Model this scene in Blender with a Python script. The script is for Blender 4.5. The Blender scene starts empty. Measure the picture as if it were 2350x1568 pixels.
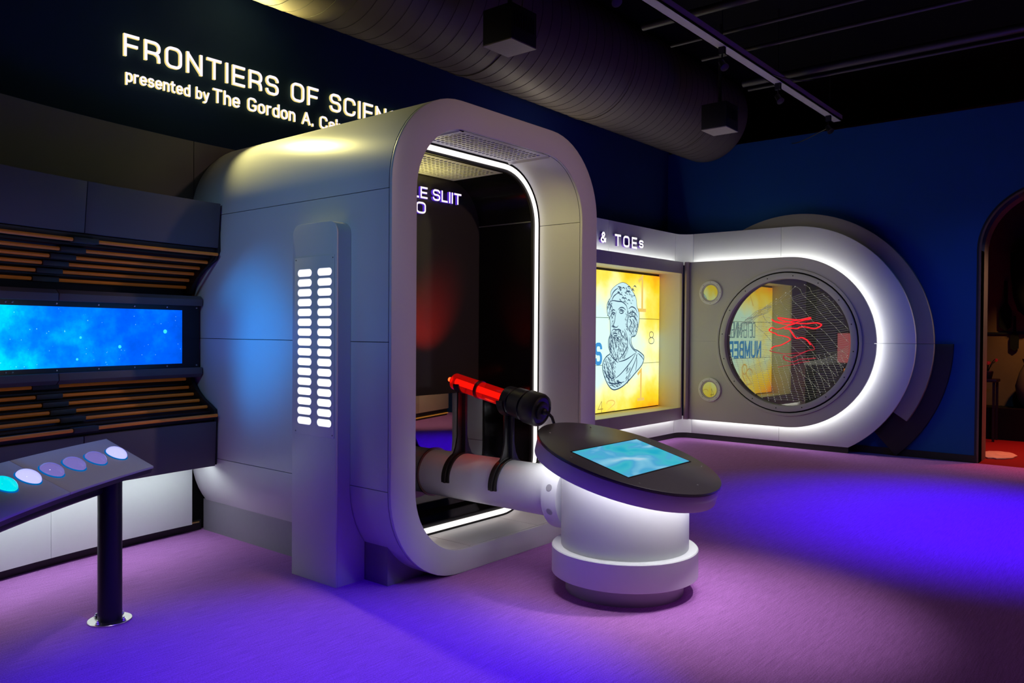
import bpy, bmesh, math, random
from math import sin, cos, pi, radians, sqrt, atan2, hypot
from mathutils import Vector, Matrix
random.seed(7)
SC = bpy.context.scene
COL = SC.collection

# ------------------------------------------------------------------ camera
FPX, EYE = 1829.0, 1.5
YAW, PITCH, ROLL = radians(39.5), math.atan(24 / FPX), math.atan(.0067)
FW = Vector((cos(YAW) * cos(PITCH), sin(YAW) * cos(PITCH), -sin(PITCH)))
_r = Vector((sin(YAW), -cos(YAW), 0)); _u = _r.cross(FW)
RT = cos(ROLL) * _r + sin(ROLL) * _u
UP = RT.cross(FW)
cam = bpy.data.cameras.new('camera'); camo = bpy.data.objects.new('camera', cam); COL.objects.link(camo)
cam.sensor_width = 36; cam.lens = 36 * FPX / 2350; cam.clip_start = .05
camo.matrix_world = Matrix(((RT.x, UP.x, -FW.x, 0), (RT.y, UP.y, -FW.y, 0), (RT.z, UP.z, -FW.z, EYE), (0, 0, 0, 1)))
SC.camera = camo
# ------------------------------------------------------------------ world, exposure
SC.view_settings.view_transform = 'Standard'; SC.view_settings.look = 'None'
SC.view_settings.exposure = 0; SC.view_settings.gamma = 1; SC.view_settings.use_curve_mapping = False
w = bpy.data.worlds.new('world'); SC.world = w; w.use_nodes = True
w.node_tree.nodes['Background'].inputs[0].default_value = (.35, .3, .5, 1)
w.node_tree.nodes['Background'].inputs[1].default_value = .0008

# ------------------------------------------------------------------ lamps of the room, with added fill spots
def spot(name, loc, target, power, col, angle, blend=.5, size=.05):
    l = bpy.data.lights.new(name, 'SPOT'); l.energy = power; l.color = col
    l.spot_size = radians(angle); l.spot_blend = blend; l.shadow_soft_size = size
    o = bpy.data.objects.new(name, l); COL.objects.link(o); o.location = loc
    o.rotation_euler = (Vector(target) - Vector(loc)).to_track_quat('-Z', 'Y').to_euler()
    return o
def point(name, loc, power, col, size=.05):
    l = bpy.data.lights.new(name, 'POINT'); l.energy = power; l.color = col; l.shadow_soft_size = size
    o = bpy.data.objects.new(name, l); COL.objects.link(o); o.location = loc
    return o
def area(name, loc, target, power, col, sx, sy):
    l = bpy.data.lights.new(name, 'AREA'); l.energy = power; l.color = col; l.shape = 'RECTANGLE'; l.size = sx; l.size_y = sy
    o = bpy.data.objects.new(name, l); COL.objects.link(o); o.location = loc
    o.rotation_euler = (Vector(target) - Vector(loc)).to_track_quat('-Z', 'Y').to_euler()
    return o
BLUE = (.070, .0, 1.0)
spot('blue_floor_spot', (7.2, .3, 4.1), (7.25, 1.2, 0), 1550, BLUE, 60, 1.0, .08)
spot('blue_floor_spot', (1.95, 1.2, 4.1), (1.90, 2.50, 0), 1000, BLUE, 44, .7, .06)
spot('pink_front_fill', (4.6, -2.5, 4.1), (4.15, 3.4, 1.9), 300, (1, .64, .52), 30, .7, .1)  # unseen pink fill added behind the camera for the pod face
spot('violet_floor_fill', (5.0, .0, 4.1), (4.8, 1.6, 0), 26, (.85, .45, 1), 90, 1, .2)  # unseen violet fill added over the open floor
spot('cool_side_fill', (-1.5, 2.2, 4.0), (3.0, 4.25, 1.9), 250, (.36, .66, 1), 30, 1, .1)  # unseen cool fill added from the left for the pod side
spot('desk_fill', (1.3, 2.4, 4.0), (1.75, 4.15, .8), 70, (.95, .85, 1), 24, 1, .1)  # spot added overhead to brighten the desk top
spot('screen_side_fill', (-.9, 4.9, 1.75), (3.0, 4.75, 1.43), 560, (.0, .31, 1), 19, 1, .2)  # added blue spot, strengthens the screen's glow on the pod side
spot('blue_wall_spot', (7.0, .4, 4.0), (10.6, 1.9, .9), 120, (.02, .24, 1), 50, 1, .1)
spot('blue_wall_spot', (6.6, 3.0, 3.2), (10.6, 3.4, 3.6), 5, (.02, .14, 1), 70, 1, .1)
spot('blue_wall_spot', (7.0, 3.2, 3.2), (7.4, 5.75, 3.3), 14, (.02, .10, 1), 80, 1, .1)
spot('yellow_back_fill', (3.12, 5.40, 3.62), (3.2, 4.55, 2.7), 120, (1, .88, .30), 64, .7, .04)  # added yellow spot, strengthens the title's glow on the pod corner
spot('duct_fill', (3.6, 5.66, 3.62), (3.4, 5.28, 4.0), 95, (1, .86, .28), 105, 1, .04)  # added fill, stands for the title's glow under the duct
spot('exhibit_top_fill', (7.2, 2.0, 3.6), (10.3, 4.0, 2.2), 60, (1, .95, .80), 38, 1, .1)  # unseen warm fill added to lift the corner exhibit
spot('duct_fill', (7.4, 5.55, 3.0), (7.0, 5.1, 4.0), 16, (1, .84, .62), 150, 1, .05)  # second added fill, brightens the duct underside further along
spot('kiosk_floor_fill', (4.2, .9, 4.1), (4.05, 1.95, 0), 340, (1, .90, 1), 36, 1, .1)  # unseen downward fill added to lift the carpet round the kiosk

# ------------------------------------------------------------------ materials
MATS = {}
def nd(nt, typ, **kw):
    n = nt.nodes.new(typ)
    for k, v in kw.items():
        setattr(n, k, v)
    return n
def mat(name, base, rough=.5, metal=0., spec=.5, em=None, es=0., noise=0., nscale=30., bump=0., bscale=200., coat=0.):
    if name in MATS: return MATS[name]
    m = bpy.data.materials.new(name); m.use_nodes = True; nt = m.node_tree
    p = nt.nodes['Principled BSDF']
    p.inputs['Base Color'].default_value = (*base, 1); p.inputs['Roughness'].default_value = rough
    p.inputs['Metallic'].default_value = metal; p.inputs['Specular IOR Level'].default_value = spec
    p.inputs['Coat Weight'].default_value = coat
    if em:
        p.inputs['Emission Color'].default_value = (*em, 1); p.inputs['Emission Strength'].default_value = es
    tc = nd(nt, 'ShaderNodeTexCoord')
    if noise:
        n = nd(nt, 'ShaderNodeTexNoise'); n.inputs['Scale'].default_value = nscale; n.inputs['Detail'].default_value = 4
        nt.links.new(tc.outputs['Object'], n.inputs['Vector'])
        r = nd(nt, 'ShaderNodeMapRange'); r.inputs['To Min'].default_value = 1 - noise; r.inputs['To Max'].default_value = 1 + noise
        nt.links.new(n.outputs['Fac'], r.inputs['Value'])
        mx = nd(nt, 'ShaderNodeVectorMath', operation='SCALE'); mx.inputs[0].default_value = base
        nt.links.new(r.outputs['Result'], mx.inputs['Scale']); nt.links.new(mx.outputs['Vector'], p.inputs['Base Color'])
    if bump:
        n = nd(nt, 'ShaderNodeTexNoise'); n.inputs['Scale'].default_value = bscale
        nt.links.new(tc.outputs['Object'], n.inputs['Vector'])
        b = nd(nt, 'ShaderNodeBump'); b.inputs['Strength'].default_value = bump; b.inputs['Distance'].default_value = .002
        nt.links.new(n.outputs['Fac'], b.inputs['Height']); nt.links.new(b.outputs['Normal'], p.inputs['Normal'])
    MATS[name] = m
    return m
def emat(name, col, s):
    if name in MATS: return MATS[name]
    m = bpy.data.materials.new(name); m.use_nodes = True; nt = m.node_tree
    nt.nodes.remove(nt.nodes['Principled BSDF'])
    e = nd(nt, 'ShaderNodeEmission'); e.inputs[0].default_value = (*col, 1); e.inputs[1].default_value = s
    nt.links.new(e.outputs[0], nt.nodes['Material Output'].inputs[0])
    MATS[name] = m
    return m
PANEL = mat('satin_white_panel', (.60, .61, .63), .36, 0, .5, noise=.03, nscale=3, bump=.03, bscale=500)
PANEL2 = mat('matt_white_panel', (.72, .74, .75), .5, 0, .4, noise=.02, nscale=3)
GREYP = mat('grey_inner_panel', (.52, .51, .49), .45, 0, .5, noise=.04, nscale=4)
DKGREY = mat('dark_grey_panel', (.13, .13, .145), .5, 0, .4, noise=.04, nscale=4)
OLIVE = mat('olive_grey_disc', (.30, .28, .24), .55, noise=.05, nscale=4)
BLACK = mat('black_paint', (.012, .012, .013), .5, noise=.1)
BLACKM = mat('matt_black', (.008, .008, .008), .85, spec=.2, noise=.1)
BLACKG = mat('gloss_black_panel', (.006, .006, .006), .12, spec=.6, noise=.1)
POLE = mat('black_powder_coat', (.010, .012, .012), .38, spec=.5, bump=.05, bscale=800)
STEEL = mat('brushed_steel', (.62, .60, .56), .28, 1., noise=.05, nscale=60)
SCREWM = mat('screw_steel', (.75, .75, .75), .3, 1.)
COPPER = mat('copper_rod_with_glow', (.85, .30, .04), .5, 0., .4, em=(1, .30, .03), es=.03, noise=.08, nscale=12)  # faint orange glow put into the rods' colour
WHITEP = mat('white_lacquer', (.80, .82, .84), .4, noise=.02)
DARKTOP = mat('charcoal_acrylic', (.060, .052, .056), .30, spec=.5, noise=.05)
BLUEW = mat('blue_wall_paint', (.010, .085, .29), .75, spec=.25, noise=.08, nscale=1.5, bump=.03, bscale=300)
NAVYW = mat('navy_wall_paint', (.010, .035, .13), .8, spec=.2, noise=.08, nscale=1.5)
CEILM = mat('black_ceiling_paint', (.006, .006, .007), .9, spec=.1, noise=.2)
DUCTM = mat('painted_duct', (.13, .112, .085), .55, noise=.06, nscale=5)
BROWN = mat('brown_plaster', (.16, .095, .065), .8, noise=.2, nscale=6, bump=.3, bscale=30)
ONEWAY = mat('one_way_glass', (.48, .48, .40), .02, .82, spec=.5, noise=.02)
DARKGLASS = mat('dark_mirror_glass', (.040, .036, .038), .12, 0., .5)
DARKGLASS.node_tree.nodes['Principled BSDF'].inputs['IOR'].default_value = 1.45
REDDARK = mat('dark_red_carpet', (.22, .02, .015), .95, spec=.1, noise=.15, nscale=80)
LEDW = emat('led_white', (1, .98, .95), 7)
LEDS = emat('led_ring', (1, .92, .88), 1.6)

def carpet():
    m = bpy.data.materials.new('lilac_carpet'); m.use_nodes = True; nt = m.node_tree; p = nt.nodes['Principled BSDF']
    tc = nd(nt, 'ShaderNodeTexCoord'); mp = nd(nt, 'ShaderNodeMapping'); mp.inputs['Scale'].default_value = (6, 130, 1)
    nt.links.new(tc.outputs['Object'], mp.inputs['Vector'])
    n = nd(nt, 'ShaderNodeTexNoise'); n.inputs['Scale'].default_value = 1; n.inputs['Detail'].default_value = 5; n.inputs['Roughness'].default_value = .7
    nt.links.new(mp.outputs[0], n.inputs['Vector'])
    n2 = nd(nt, 'ShaderNodeTexNoise'); n2.inputs['Scale'].default_value = 160; n2.inputs['Detail'].default_value = 3
    nt.links.new(tc.outputs['Object'], n2.inputs['Vector'])
    ad = nd(nt, 'ShaderNodeMath', operation='ADD'); nt.links.new(n.outputs['Fac'], ad.inputs[0]); nt.links.new(n2.outputs['Fac'], ad.inputs[1])
    cr = nd(nt, 'ShaderNodeValToRGB'); cr.color_ramp.elements[0].position = .32; cr.color_ramp.elements[0].color = (.30, .115, .37, 1)
    cr.color_ramp.elements[1].position = .68; cr.color_ramp.elements[1].color = (.66, .27, .78, 1)
    hf = nd(nt, 'ShaderNodeMath', operation='MULTIPLY'); hf.inputs[1].default_value = .5
    nt.links.new(ad.outputs[0], hf.inputs[0]); nt.links.new(hf.outputs[0], cr.inputs[0]); nt.links.new(cr.outputs[0], p.inputs['Base Color'])
    b = nd(nt, 'ShaderNodeBump'); b.inputs['Strength'].default_value = .35; b.inputs['Distance'].default_value = .006
    nt.links.new(hf.outputs[0], b.inputs['Height']); nt.links.new(b.outputs[0], p.inputs['Normal'])
    p.inputs['Roughness'].default_value = .95; p.inputs['Specular IOR Level'].default_value = .1
    return m
CARPET = carpet()

# ------------------------------------------------------------------ mesh building
ORG = {}
class G:
    def __init__(s): s.v = []; s.f = []; s.mi = []
    def add(s, V, F, mi=0):
        b = len(s.v); s.v += [Vector(p) for p in V]; s.f += [[i + b for i in f] for f in F]; s.mi += [mi] * len(F); return s
    def box(s, x0, x1, y0, y1, z0, z1, mi=0):
        V = [(x, y, z) for z in (z0, z1) for y in (y0, y1) for x in (x0, x1)]
        return s.add(V, [(0, 2, 3, 1), (4, 5, 7, 6), (0, 1, 5, 4), (2, 6, 7, 3), (0, 4, 6, 2), (1, 3, 7, 5)], mi)
    def obox(s, c, ux, uy, uz, hx, hy, hz, mi=0):
        c = Vector(c); ux = Vector(ux).normalized() * hx; uy = Vector(uy).normalized() * hy; uz = Vector(uz).normalized() * hz
        V = [c + a * ux + b * uy + d * uz for d in (-1, 1) for b in (-1, 1) for a in (-1, 1)]
        return s.add(V, [(0, 2, 3, 1), (4, 5, 7, 6), (0, 1, 5, 4), (2, 6, 7, 3), (0, 4, 6, 2), (1, 3, 7, 5)], mi)
    def prism(s, loop, vec, mi=0):
        n = len(loop); vec = Vector(vec); V = [Vector(p) for p in loop] + [Vector(p) + vec for p in loop]
        F = [list(range(n))[::-1], list(range(n, 2 * n))] + [(i, (i + 1) % n, n + (i + 1) % n, n + i) for i in range(n)]
        return s.add(V, F, mi)
    def ring(s, o, i, vec, mi=0, closed=True):
        n = len(o); vec = Vector(vec); o = [Vector(p) for p in o]; i = [Vector(p) for p in i]
        V = o + i + [p + vec for p in o] + [p + vec for p in i]; F = []
        for k in range(n if closed else n - 1):
            j = (k + 1) % n
            F += [(k, j, n + j, n + k), (2 * n + k, 3 * n + k, 3 * n + j, 2 * n + j), (k, 2 * n + k, 2 * n + j, j), (n + k, n + j, 3 * n + j, 3 * n + k)]
        if not closed:
            F += [(0, n, 3 * n, 2 * n), (n - 1, 3 * n - 1, 4 * n - 1, 2 * n - 1)]
        return s.add(V, F, mi)
    def rings(s, R, caps=True, mi=0):
        n = len(R[0]); V = [p for r in R for p in r]; F = []
        for a in range(len(R) - 1):
            for k in range(n):
                j = (k + 1) % n; F.append((a * n + k, a * n + j, (a + 1) * n + j, (a + 1) * n + k))
        if caps: F += [list(range(n))[::-1], list(range((len(R) - 1) * n, len(R) * n))]
        return s.add(V, F, mi)
    def lathe(s, org, ax, prof, n=32, caps=True, mi=0):
        org = Vector(org); ax = Vector(ax).normalized(); a = ax.orthogonal().normalized(); b = ax.cross(a)
        R = [[org + ax * t + (a * cos(2 * pi * k / n) + b * sin(2 * pi * k / n)) * r for k in range(n)] for t, r in prof]
        return s.rings(R, caps, mi)
    def cyl(s, p, q, r, n=16, mi=0):
        p = Vector(p); q = Vector(q); return s.lathe(p, q - p, [(0, r), ((q - p).length, r)], n, True, mi)
    def tube(s, pts, r, n=8, mi=0):
        P = [Vector(p) for p in pts]; R = []; up = Vector((0, 0, 1))
        for i, p in enumerate(P):
            t = (P[min(i + 1, len(P) - 1)] - P[max(i - 1, 0)]).normalized()
            if abs(t.dot(up)) > .95: up = Vector((1, 0, 0)) if abs(t.x) < .9 else Vector((0, 1, 0))
            a = t.cross(up).normalized(); b = a.cross(t)
            R.append([p + (a * cos(2 * pi * k / n) + b * sin(2 * pi * k / n)) * r for k in range(n)])
        return s.rings(R, True, mi)
    def arc(s, prof, a0, a1, n, c, mi=0):          # closed (R, z) profile swept about a vertical axis (degrees)
        R = [[Vector((c[0] + r * cos(radians(a0 + (a1 - a0) * k / n)), c[1] + r * sin(radians(a0 + (a1 - a0) * k / n)), z)) for r, z in prof] for k in range(n + 1)]
        return s.rings(R, True, mi)
    def build(s, name, m, parent=None, bevel=0, seg=2, sharp=35, base=None):
        org = ORG[parent.name] if parent else base
        if org is None:
            mn = [min(p[i] for p in s.v) for i in range(3)]; mxx = [max(p[i] for p in s.v) for i in range(3)]
            org = Vector(((mn[0] + mxx[0]) / 2, (mn[1] + mxx[1]) / 2, mn[2]))
        org = Vector(org)
        me = bpy.data.meshes.new(name); me.from_pydata([p - org for p in s.v], [], s.f)
        for k in (m if isinstance(m, (list, tuple)) else [m]): me.materials.append(k)
        me.polygons.foreach_set('material_index', s.mi)
        bm = bmesh.new(); bm.from_mesh(me)
        bmesh.ops.recalc_face_normals(bm, faces=bm.faces)
        if bevel:
            es = [e for e in bm.edges if len(e.link_faces) == 2 and e.calc_face_angle() > radians(50)]
            bmesh.ops.bevel(bm, geom=es, offset=bevel, segments=seg, profile=.5, affect='EDGES', clamp_overlap=True)
        for f in bm.faces: f.smooth = True
        for e in bm.edges:
            if len(e.link_faces) == 2 and e.calc_face_angle() > radians(sharp): e.smooth = False
        bm.to_mesh(me); bm.free()
        o = bpy.data.objects.new(name, me); COL.objects.link(o)
        ORG[o.name] = org
        if parent: o.parent = parent
        else: o.location = org
        return o
def thing(name, loc, label, cat, group=None):
    o = bpy.data.objects.new(name, None); COL.objects.link(o); o.location = loc; o.empty_display_size = .1
    ORG[o.name] = Vector(loc); o['label'] = label; o['category'] = cat
    if group: o['group'] = group
    return o
def tag(o, label, cat, group=None):
    o['label'] = label; o['category'] = cat
    if group: o['group'] = group
    return o
def struct(o): o['kind'] = 'structure'; return o
def dup(o, off, parent=None):
    c = o.copy(); COL.objects.link(c); c.location = o.location + Vector(off); ORG[c.name] = ORG[o.name]
    if parent: c.parent = parent
    for ch in [x for x in CH(o)]:
        d = ch.copy(); COL.objects.link(d); d.parent = c; ORG[d.name] = ORG[ch.name]
    return c
def CH(o): return [x for x in COL.objects if x.parent == o]
def arcp(cx, cz, r, a0, a1, n=10):
    return [(cx + r * cos(radians(a0 + (a1 - a0) * k / n)), cz + r * sin(radians(a0 + (a1 - a0) * k / n))) for k in range(n + 1)]
def rr(x0, x1, z0, z1, r, n=10):
    return arcp(x1 - r, z1 - r, r, 0, 90, n) + arcp(x0 + r, z1 - r, r, 90, 180, n) + arcp(x0 + r, z0 + r, r, 180, 270, n) + arcp(x1 - r, z0 + r, r, 270, 360, n)
def XZ(P, y): return [(a, y, b) for a, b in P]
def YZ(P, x): return [(x, a, b) for a, b in P]
# where the line of sight through a point of the photograph meets a real plane (for flat print and lettering)
def sight(x, y): return FW + RT * ((x - 1175) / FPX) + UP * ((784 - y) / FPX)
def hitY(x, y, Y):
    d = sight(x, y); t = Y / d.y; return d.x * t, EYE + d.z * t
def hitX(x, y, X):
    d = sight(x, y); t = X / d.x; return d.y * t, EYE + d.z * t

# lettering: every letter a mesh of its own, drawn as strokes of a wide square-cornered sans
def _c(x0, x1, y0, y1, r, q):                     # quarter turns, corner q = 0 tr, 1 tl, 2 bl, 3 br
    cx = (x1 - r, x0 + r, x0 + r, x1 - r)[q]; cy = (y1 - r, y1 - r, y0 + r, y0 + r)[q]
    return [(cx + r * cos(radians(90 * q + t)), cy + r * sin(radians(90 * q + t))) for t in (0, 18, 36, 54, 72, 90)]
def _loop(x0, x1, y0, y1, r): return _c(x0, x1, y0, y1, r, 0) + _c(x0, x1, y0, y1, r, 1) + _c(x0, x1, y0, y1, r, 2) + _c(x0, x1, y0, y1, r, 3)
def strokes(ch):
    """(advance width, [(closed, points)]) with cap height 1 measured along stroke centres"""
    W = .74; X = .70; w = .56; R = .26; r = .20
    rev = lambda P: P[::-1]
    if ch == 'I': return 0., [(0, [(0, 0), (0, 1)])]
    if ch == 'F': return .62, [(0, [(0, 0), (0, 1), (.62, 1)]), (0, [(0, .5), (.55, .5)])]
    if ch == 'E': return .62, [(0, [(.62, 0), (0, 0), (0, 1), (.62, 1)]), (0, [(0, .5), (.57, .5)])]
    if ch == 'L': return .56, [(0, [(0, 1), (0, 0), (.56, 0)])]
    if ch == 'T': return .70, [(0, [(0, 1), (.70, 1)]), (0, [(.35, 0), (.35, 1)])]
    if ch == 'H': return W, [(0, [(0, 0), (0, 1)]), (0, [(W, 0), (W, 1)]), (0, [(0, .5), (W, .5)])]
    if ch == 'N': return W, [(0, [(0, 0), (0, 1)]), (0, [(.03, .95), (W - .03, .05)]), (0, [(W, 0), (W, 1)])]
    if ch == 'M': return .86, [(0, [(0, 0), (0, 1)]), (0, [(.02, .95), (.43, .14)]), (0, [(.84, .95), (.43, .14)]), (0, [(.86, 0), (.86, 1)])]
    if ch == 'A': return .80, [(0, [(0, 0), (.37, .96)]), (0, [(.80, 0), (.43, .96)]), (0, [(.17, .32), (.63, .32)])]
    if ch == 'O': return W, [(1, _loop(0, W, 0, 1, R))]
    if ch == 'U': return W, [(0, [(0, 1)] + _c(0, W, 0, 1, R, 2) + _c(0, W, 0, 1, R, 3) + [(W, 1)])]
    if ch == 'D': return W, [(1, [(0, 0)] + _c(0, W, 0, 1, R, 3) + _c(0, W, 0, 1, R, 0) + [(0, 1)])]
    if ch == 'C': return W, [(0, [(W, .70)] + _c(0, W, 0, 1, R, 0) + _c(0, W, 0, 1, R, 1) + _c(0, W, 0, 1, R, 2) + _c(0, W, 0, 1, R, 3) + [(W, .30)])]
    if ch == 'G': return W, [(0, [(W, .76)] + _c(0, W, 0, 1, R, 0)[1:] + _c(0, W, 0, 1, R, 1) + _c(0, W, 0, 1, R, 2) + _c(0, W, 0, 1, R, 3) + [(W, .44), (.42, .44)])]
    if ch == 'S': return .68, [(0, [(.68, .74)] + _c(0, .68, .52, 1, .23, 0) + _c(0, .68, .52, 1, .23, 1) + _c(0, .68, .52, 1, .23, 2) + rev(_c(0, .68, 0, .52, .23, 0)) + rev(_c(0, .68, 0, .52, .23, 3)) + rev(_c(0, .68, 0, .52, .23, 2)) + [(0, .27)])]
    if ch == 'R': return .68, [(0, [(0, 0), (0, 1)] + rev(_c(0, .68, .45, 1, .24, 0)) + rev(_c(0, .68, .45, 1, .24, 3)) + [(0, .45)]), (0, [(.44, .45), (.62, .36), (.67, .22), (.68, 0)])]
    if ch == 'B': return .68, [(1, [(0, 0), (0, 1)] + rev(_c(0, .66, .52, 1, .22, 0)) + rev(_c(0, .66, .52, 1, .22, 3)) + rev(_c(0, .70, 0, .52, .24, 0)) + rev(_c(0, .70, 0, .52, .24, 3))), (0, [(0, .52), (.5, .52)])]
    if ch == '.': return 0., [(0, [(0, -.03), (0, .06)])]
    if ch == 'o': return w, [(1, _loop(0, w, 0, X, .25))]
    if ch == 'p': return w, [(1, _loop(0, w, 0, X, .25)), (0, [(0, -.30), (0, X)])]
    if ch == 'b': return w, [(1, _loop(0, w, 0, X, .25)), (0, [(0, 0), (0, 1.02)])]
    if ch == 'd': return w, [(1, _loop(0, w, 0, X, .25)), (0, [(w, 0), (w, 1.02)])]
    if ch == 'a': return w, [(0, [(.03, .56)] + rev(_c(.03, w, .2, X, .16, 1)) + rev(_c(.03, w, .2, X, .2, 0)) + [(w, 0)]), (1, _loop(0, w, 0, .40, .17))]
    if ch == 'e': return w, [(0, [(0, .35), (w, .35)] + _c(0, w, 0, X, .25, 0) + _c(0, w, 0, X, .25, 1) + _c(0, w, 0, X, .25, 2) + _c(0, w, 0, X, .22, 3)[:5])]
    if ch == 's': return .48, [(0, [(.48, .54)] + _c(0, .48, .36, X, .16, 0) + _c(0, .48, .36, X, .16, 1) + _c(0, .48, .36, X, .16, 2) + rev(_c(0, .48, 0, .36, .17, 0)) + rev(_c(0, .48, 0, .36, .17, 3)) + rev(_c(0, .48, 0, .36, .17, 2)) + [(0, .17)])]
    if ch == 'n': return .52, [(0, [(0, 0), (0, X)]), (0, [(0, .40)] + rev(_c(0, .52, .2, X, .25, 1)) + rev(_c(0, .52, .2, X, .24, 0)) + [(.52, 0)])]
    if ch == 'h': return .52, [(0, [(0, 0), (0, 1.02)]), (0, [(0, .40)] + rev(_c(0, .52, .2, X, .25, 1)) + rev(_c(0, .52, .2, X, .24, 0)) + [(.52, 0)])]
    if ch == 'r': return .32, [(0, [(0, 0), (0, X)]), (0, [(0, .40)] + rev(_c(0, .6, .2, X, .25, 1)) + [(.33, X)])]
    if ch == 't': return .34, [(0, [(.12, .92), (.12, .14), (.20, .02), (.34, 0)]), (0, [(-.04, X), (.34, X)])]
    if ch == 'i': return 0., [(0, [(0, 0), (0, X)]), (0, [(0, .93), (0, 1.04)])]
    if ch == 'y': return .56, [(0, [(0, X), (.29, .02)]), (0, [(.56, X), (.25, -.17), (.14, -.28), (0, -.28)])]
    if ch == '&': return .70, [(0, [(.72, .02), (.22, .62), (.18, .80), (.30, .97), (.44, .97), (.52, .82), (.46, .66), (.10, .38), (.04, .22), (.14, .05), (.32, 0), (.50, .08), (.66, .28), (.70, .46)])]
    if ch == '8': return .5, [(1, _loop(.06, .44, .52, 1, .19)), (1, _loop(0, .5, 0, .52, .24))]
    if ch == '9': return .5, [(1, _loop(0, .5, .42, 1, .24)), (0, [(.5, .7), (.42, .3), (.22, 0)])]
    if ch == '1': return .26, [(0, [(0, .88), (.16, 1), (.16, 0)]), (0, [(.0, 0), (.32, 0)])]
    if ch == '2': return .5, [(0, [(0, .74)] + rev(_c(0, .5, .45, 1, .24, 1)) + rev(_c(0, .5, .5, 1, .24, 0)) + [(.48, .6), (0, 0), (.5, 0)])]
    if ch == '4': return .5, [(0, [(.36, 0), (.36, 1), (0, .3), (.5, .3)])]
    if ch == '7': return .5, [(0, [(0, 1), (.5, 1), (.18, 0)])]
    raise KeyError(ch)
def ribbon2d(P, closed, hw, cap=True):
    n = len(P); out = []
    Q = [P[0]]
    for p in P[1:]:
        if hypot(p[0] - Q[-1][0], p[1] - Q[-1][1]) > 1e-5: Q.append(p)
    if closed and hypot(Q[0][0] - Q[-1][0], Q[0][1] - Q[-1][1]) < 1e-5: Q.pop()
    P = Q; n = len(P); L_, R_ = [], []
    def nrm(a, b):
        dx, dy = b[0] - a[0], b[1] - a[1]; l = hypot(dx, dy); return (-dy / l, dx / l)
    for i in range(n):
        a = P[i - 1] if (i or closed) else None; b = P[(i + 1) % n] if (i < n - 1 or closed) else None
        n1 = nrm(a, P[i]) if a else None; n2 = nrm(P[i], b) if b else None
        if n1 and n2:
            mx, my = n1[0] + n2[0], n1[1] + n2[1]; l = mx * mx + my * my
            k = 2 / l if l > 1e-6 else 1; o = (mx * k, my * k); k2 = hypot(*o)
            if k2 > 1.9: o = (o[0] * 1.9 / k2, o[1] * 1.9 / k2)
        else: o = n1 or n2
        L_.append((P[i][0] + o[0] * hw, P[i][1] + o[1] * hw)); R_.append((P[i][0] - o[0] * hw, P[i][1] - o[1] * hw))
    if not closed and cap:                         # square line ends flush with the stroke width
        for E, i, j in ((0, 0, 1), (n - 1, n - 1, n - 2)):
            dx, dy = P[i][0] - P[j][0], P[i][1] - P[j][1]; l = hypot(dx, dy); dx, dy = dx / l * hw, dy / l * hw
            L_[i] = (L_[i][0] + dx, L_[i][1] + dy); R_[i] = (R_[i][0] + dx, R_[i][1] + dy)
    return L_, R_
def textlayout(text, gap=.36, space=.55):
    out = []; x = 0
    for ch in text:
        if ch == ' ': x += space; continue
        wd, _ = strokes(ch); out.append((ch, x, wd)); x += wd + gap
    return out
def letters(text, parent, x0, x1, zb, cap, plane, depth, mats, wt=.17, gap=.36, space=.55, name='letter', stand=0., cond=None):
    """x0, x1: left and right edges on the wall; zb base line; cap full cap height; the wall faces -Y"""
    L = textlayout(text, gap, space); hw = wt / 2
    l0 = -hw; l1 = L[-1][1] + L[-1][2] + hw
    sy = cap / (1 + 2 * hw); sx = (x1 - x0) / (l1 - l0)
    for ch, adv, wd in L:
        g = G()
        for closed, P in strokes(ch)[1]:
            A, B = ribbon2d([(p[0] * sx / sy, p[1]) for p in P], closed, hw, ch in 'FELTHINMAU1247hnrtipbd.y' or wt < .12)
            f = lambda p, d: (x0 + (adv - l0) * sx + p[0] * sy, plane.y - stand - d, zb + (p[1] + hw) * sy)
            k0 = len(g.f)
            g.ring([f(p, 0) for p in A], [f(p, 0) for p in B], (0, -depth, 0), 1, closed=bool(closed))
            n = len(A)
            for i in range(k0, len(g.f)):
                vs = [g.v[j].y for j in g.f[i]]
                if max(vs) - min(vs) < 1e-6 and vs[0] < plane.y - stand - depth * .5: g.mi[i] = 0
        g.build(name, mats, parent, sharp=30)

# ================================================================== SETTING
g = G(); g.box(-4, 10.56, -6, 6.0, -.05, 0); struct(g.build('floor', CARPET))
g = G(); g.box(10.56, 16, -6, 7, -.052, -.002); struct(g.build('floor', REDDARK))
g = G(); g.box(-4, 16, -6, 7, 5.0, 5.1); struct(g.build('ceiling', CEILM))
g = G(); g.box(-4, 10.62, 5.75, 5.9, 0, 5.0); struct(g.build('wall_back', NAVYW))
g = G(); g.box(-4.1, -4, -6, 5.9, 0, 5.0); struct(g.build('wall_left', BLACKM))
g = G(); g.box(-4, 16, -6.1, -6, 0, 5.0); struct(g.build('wall_front', BLACKM))
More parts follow.
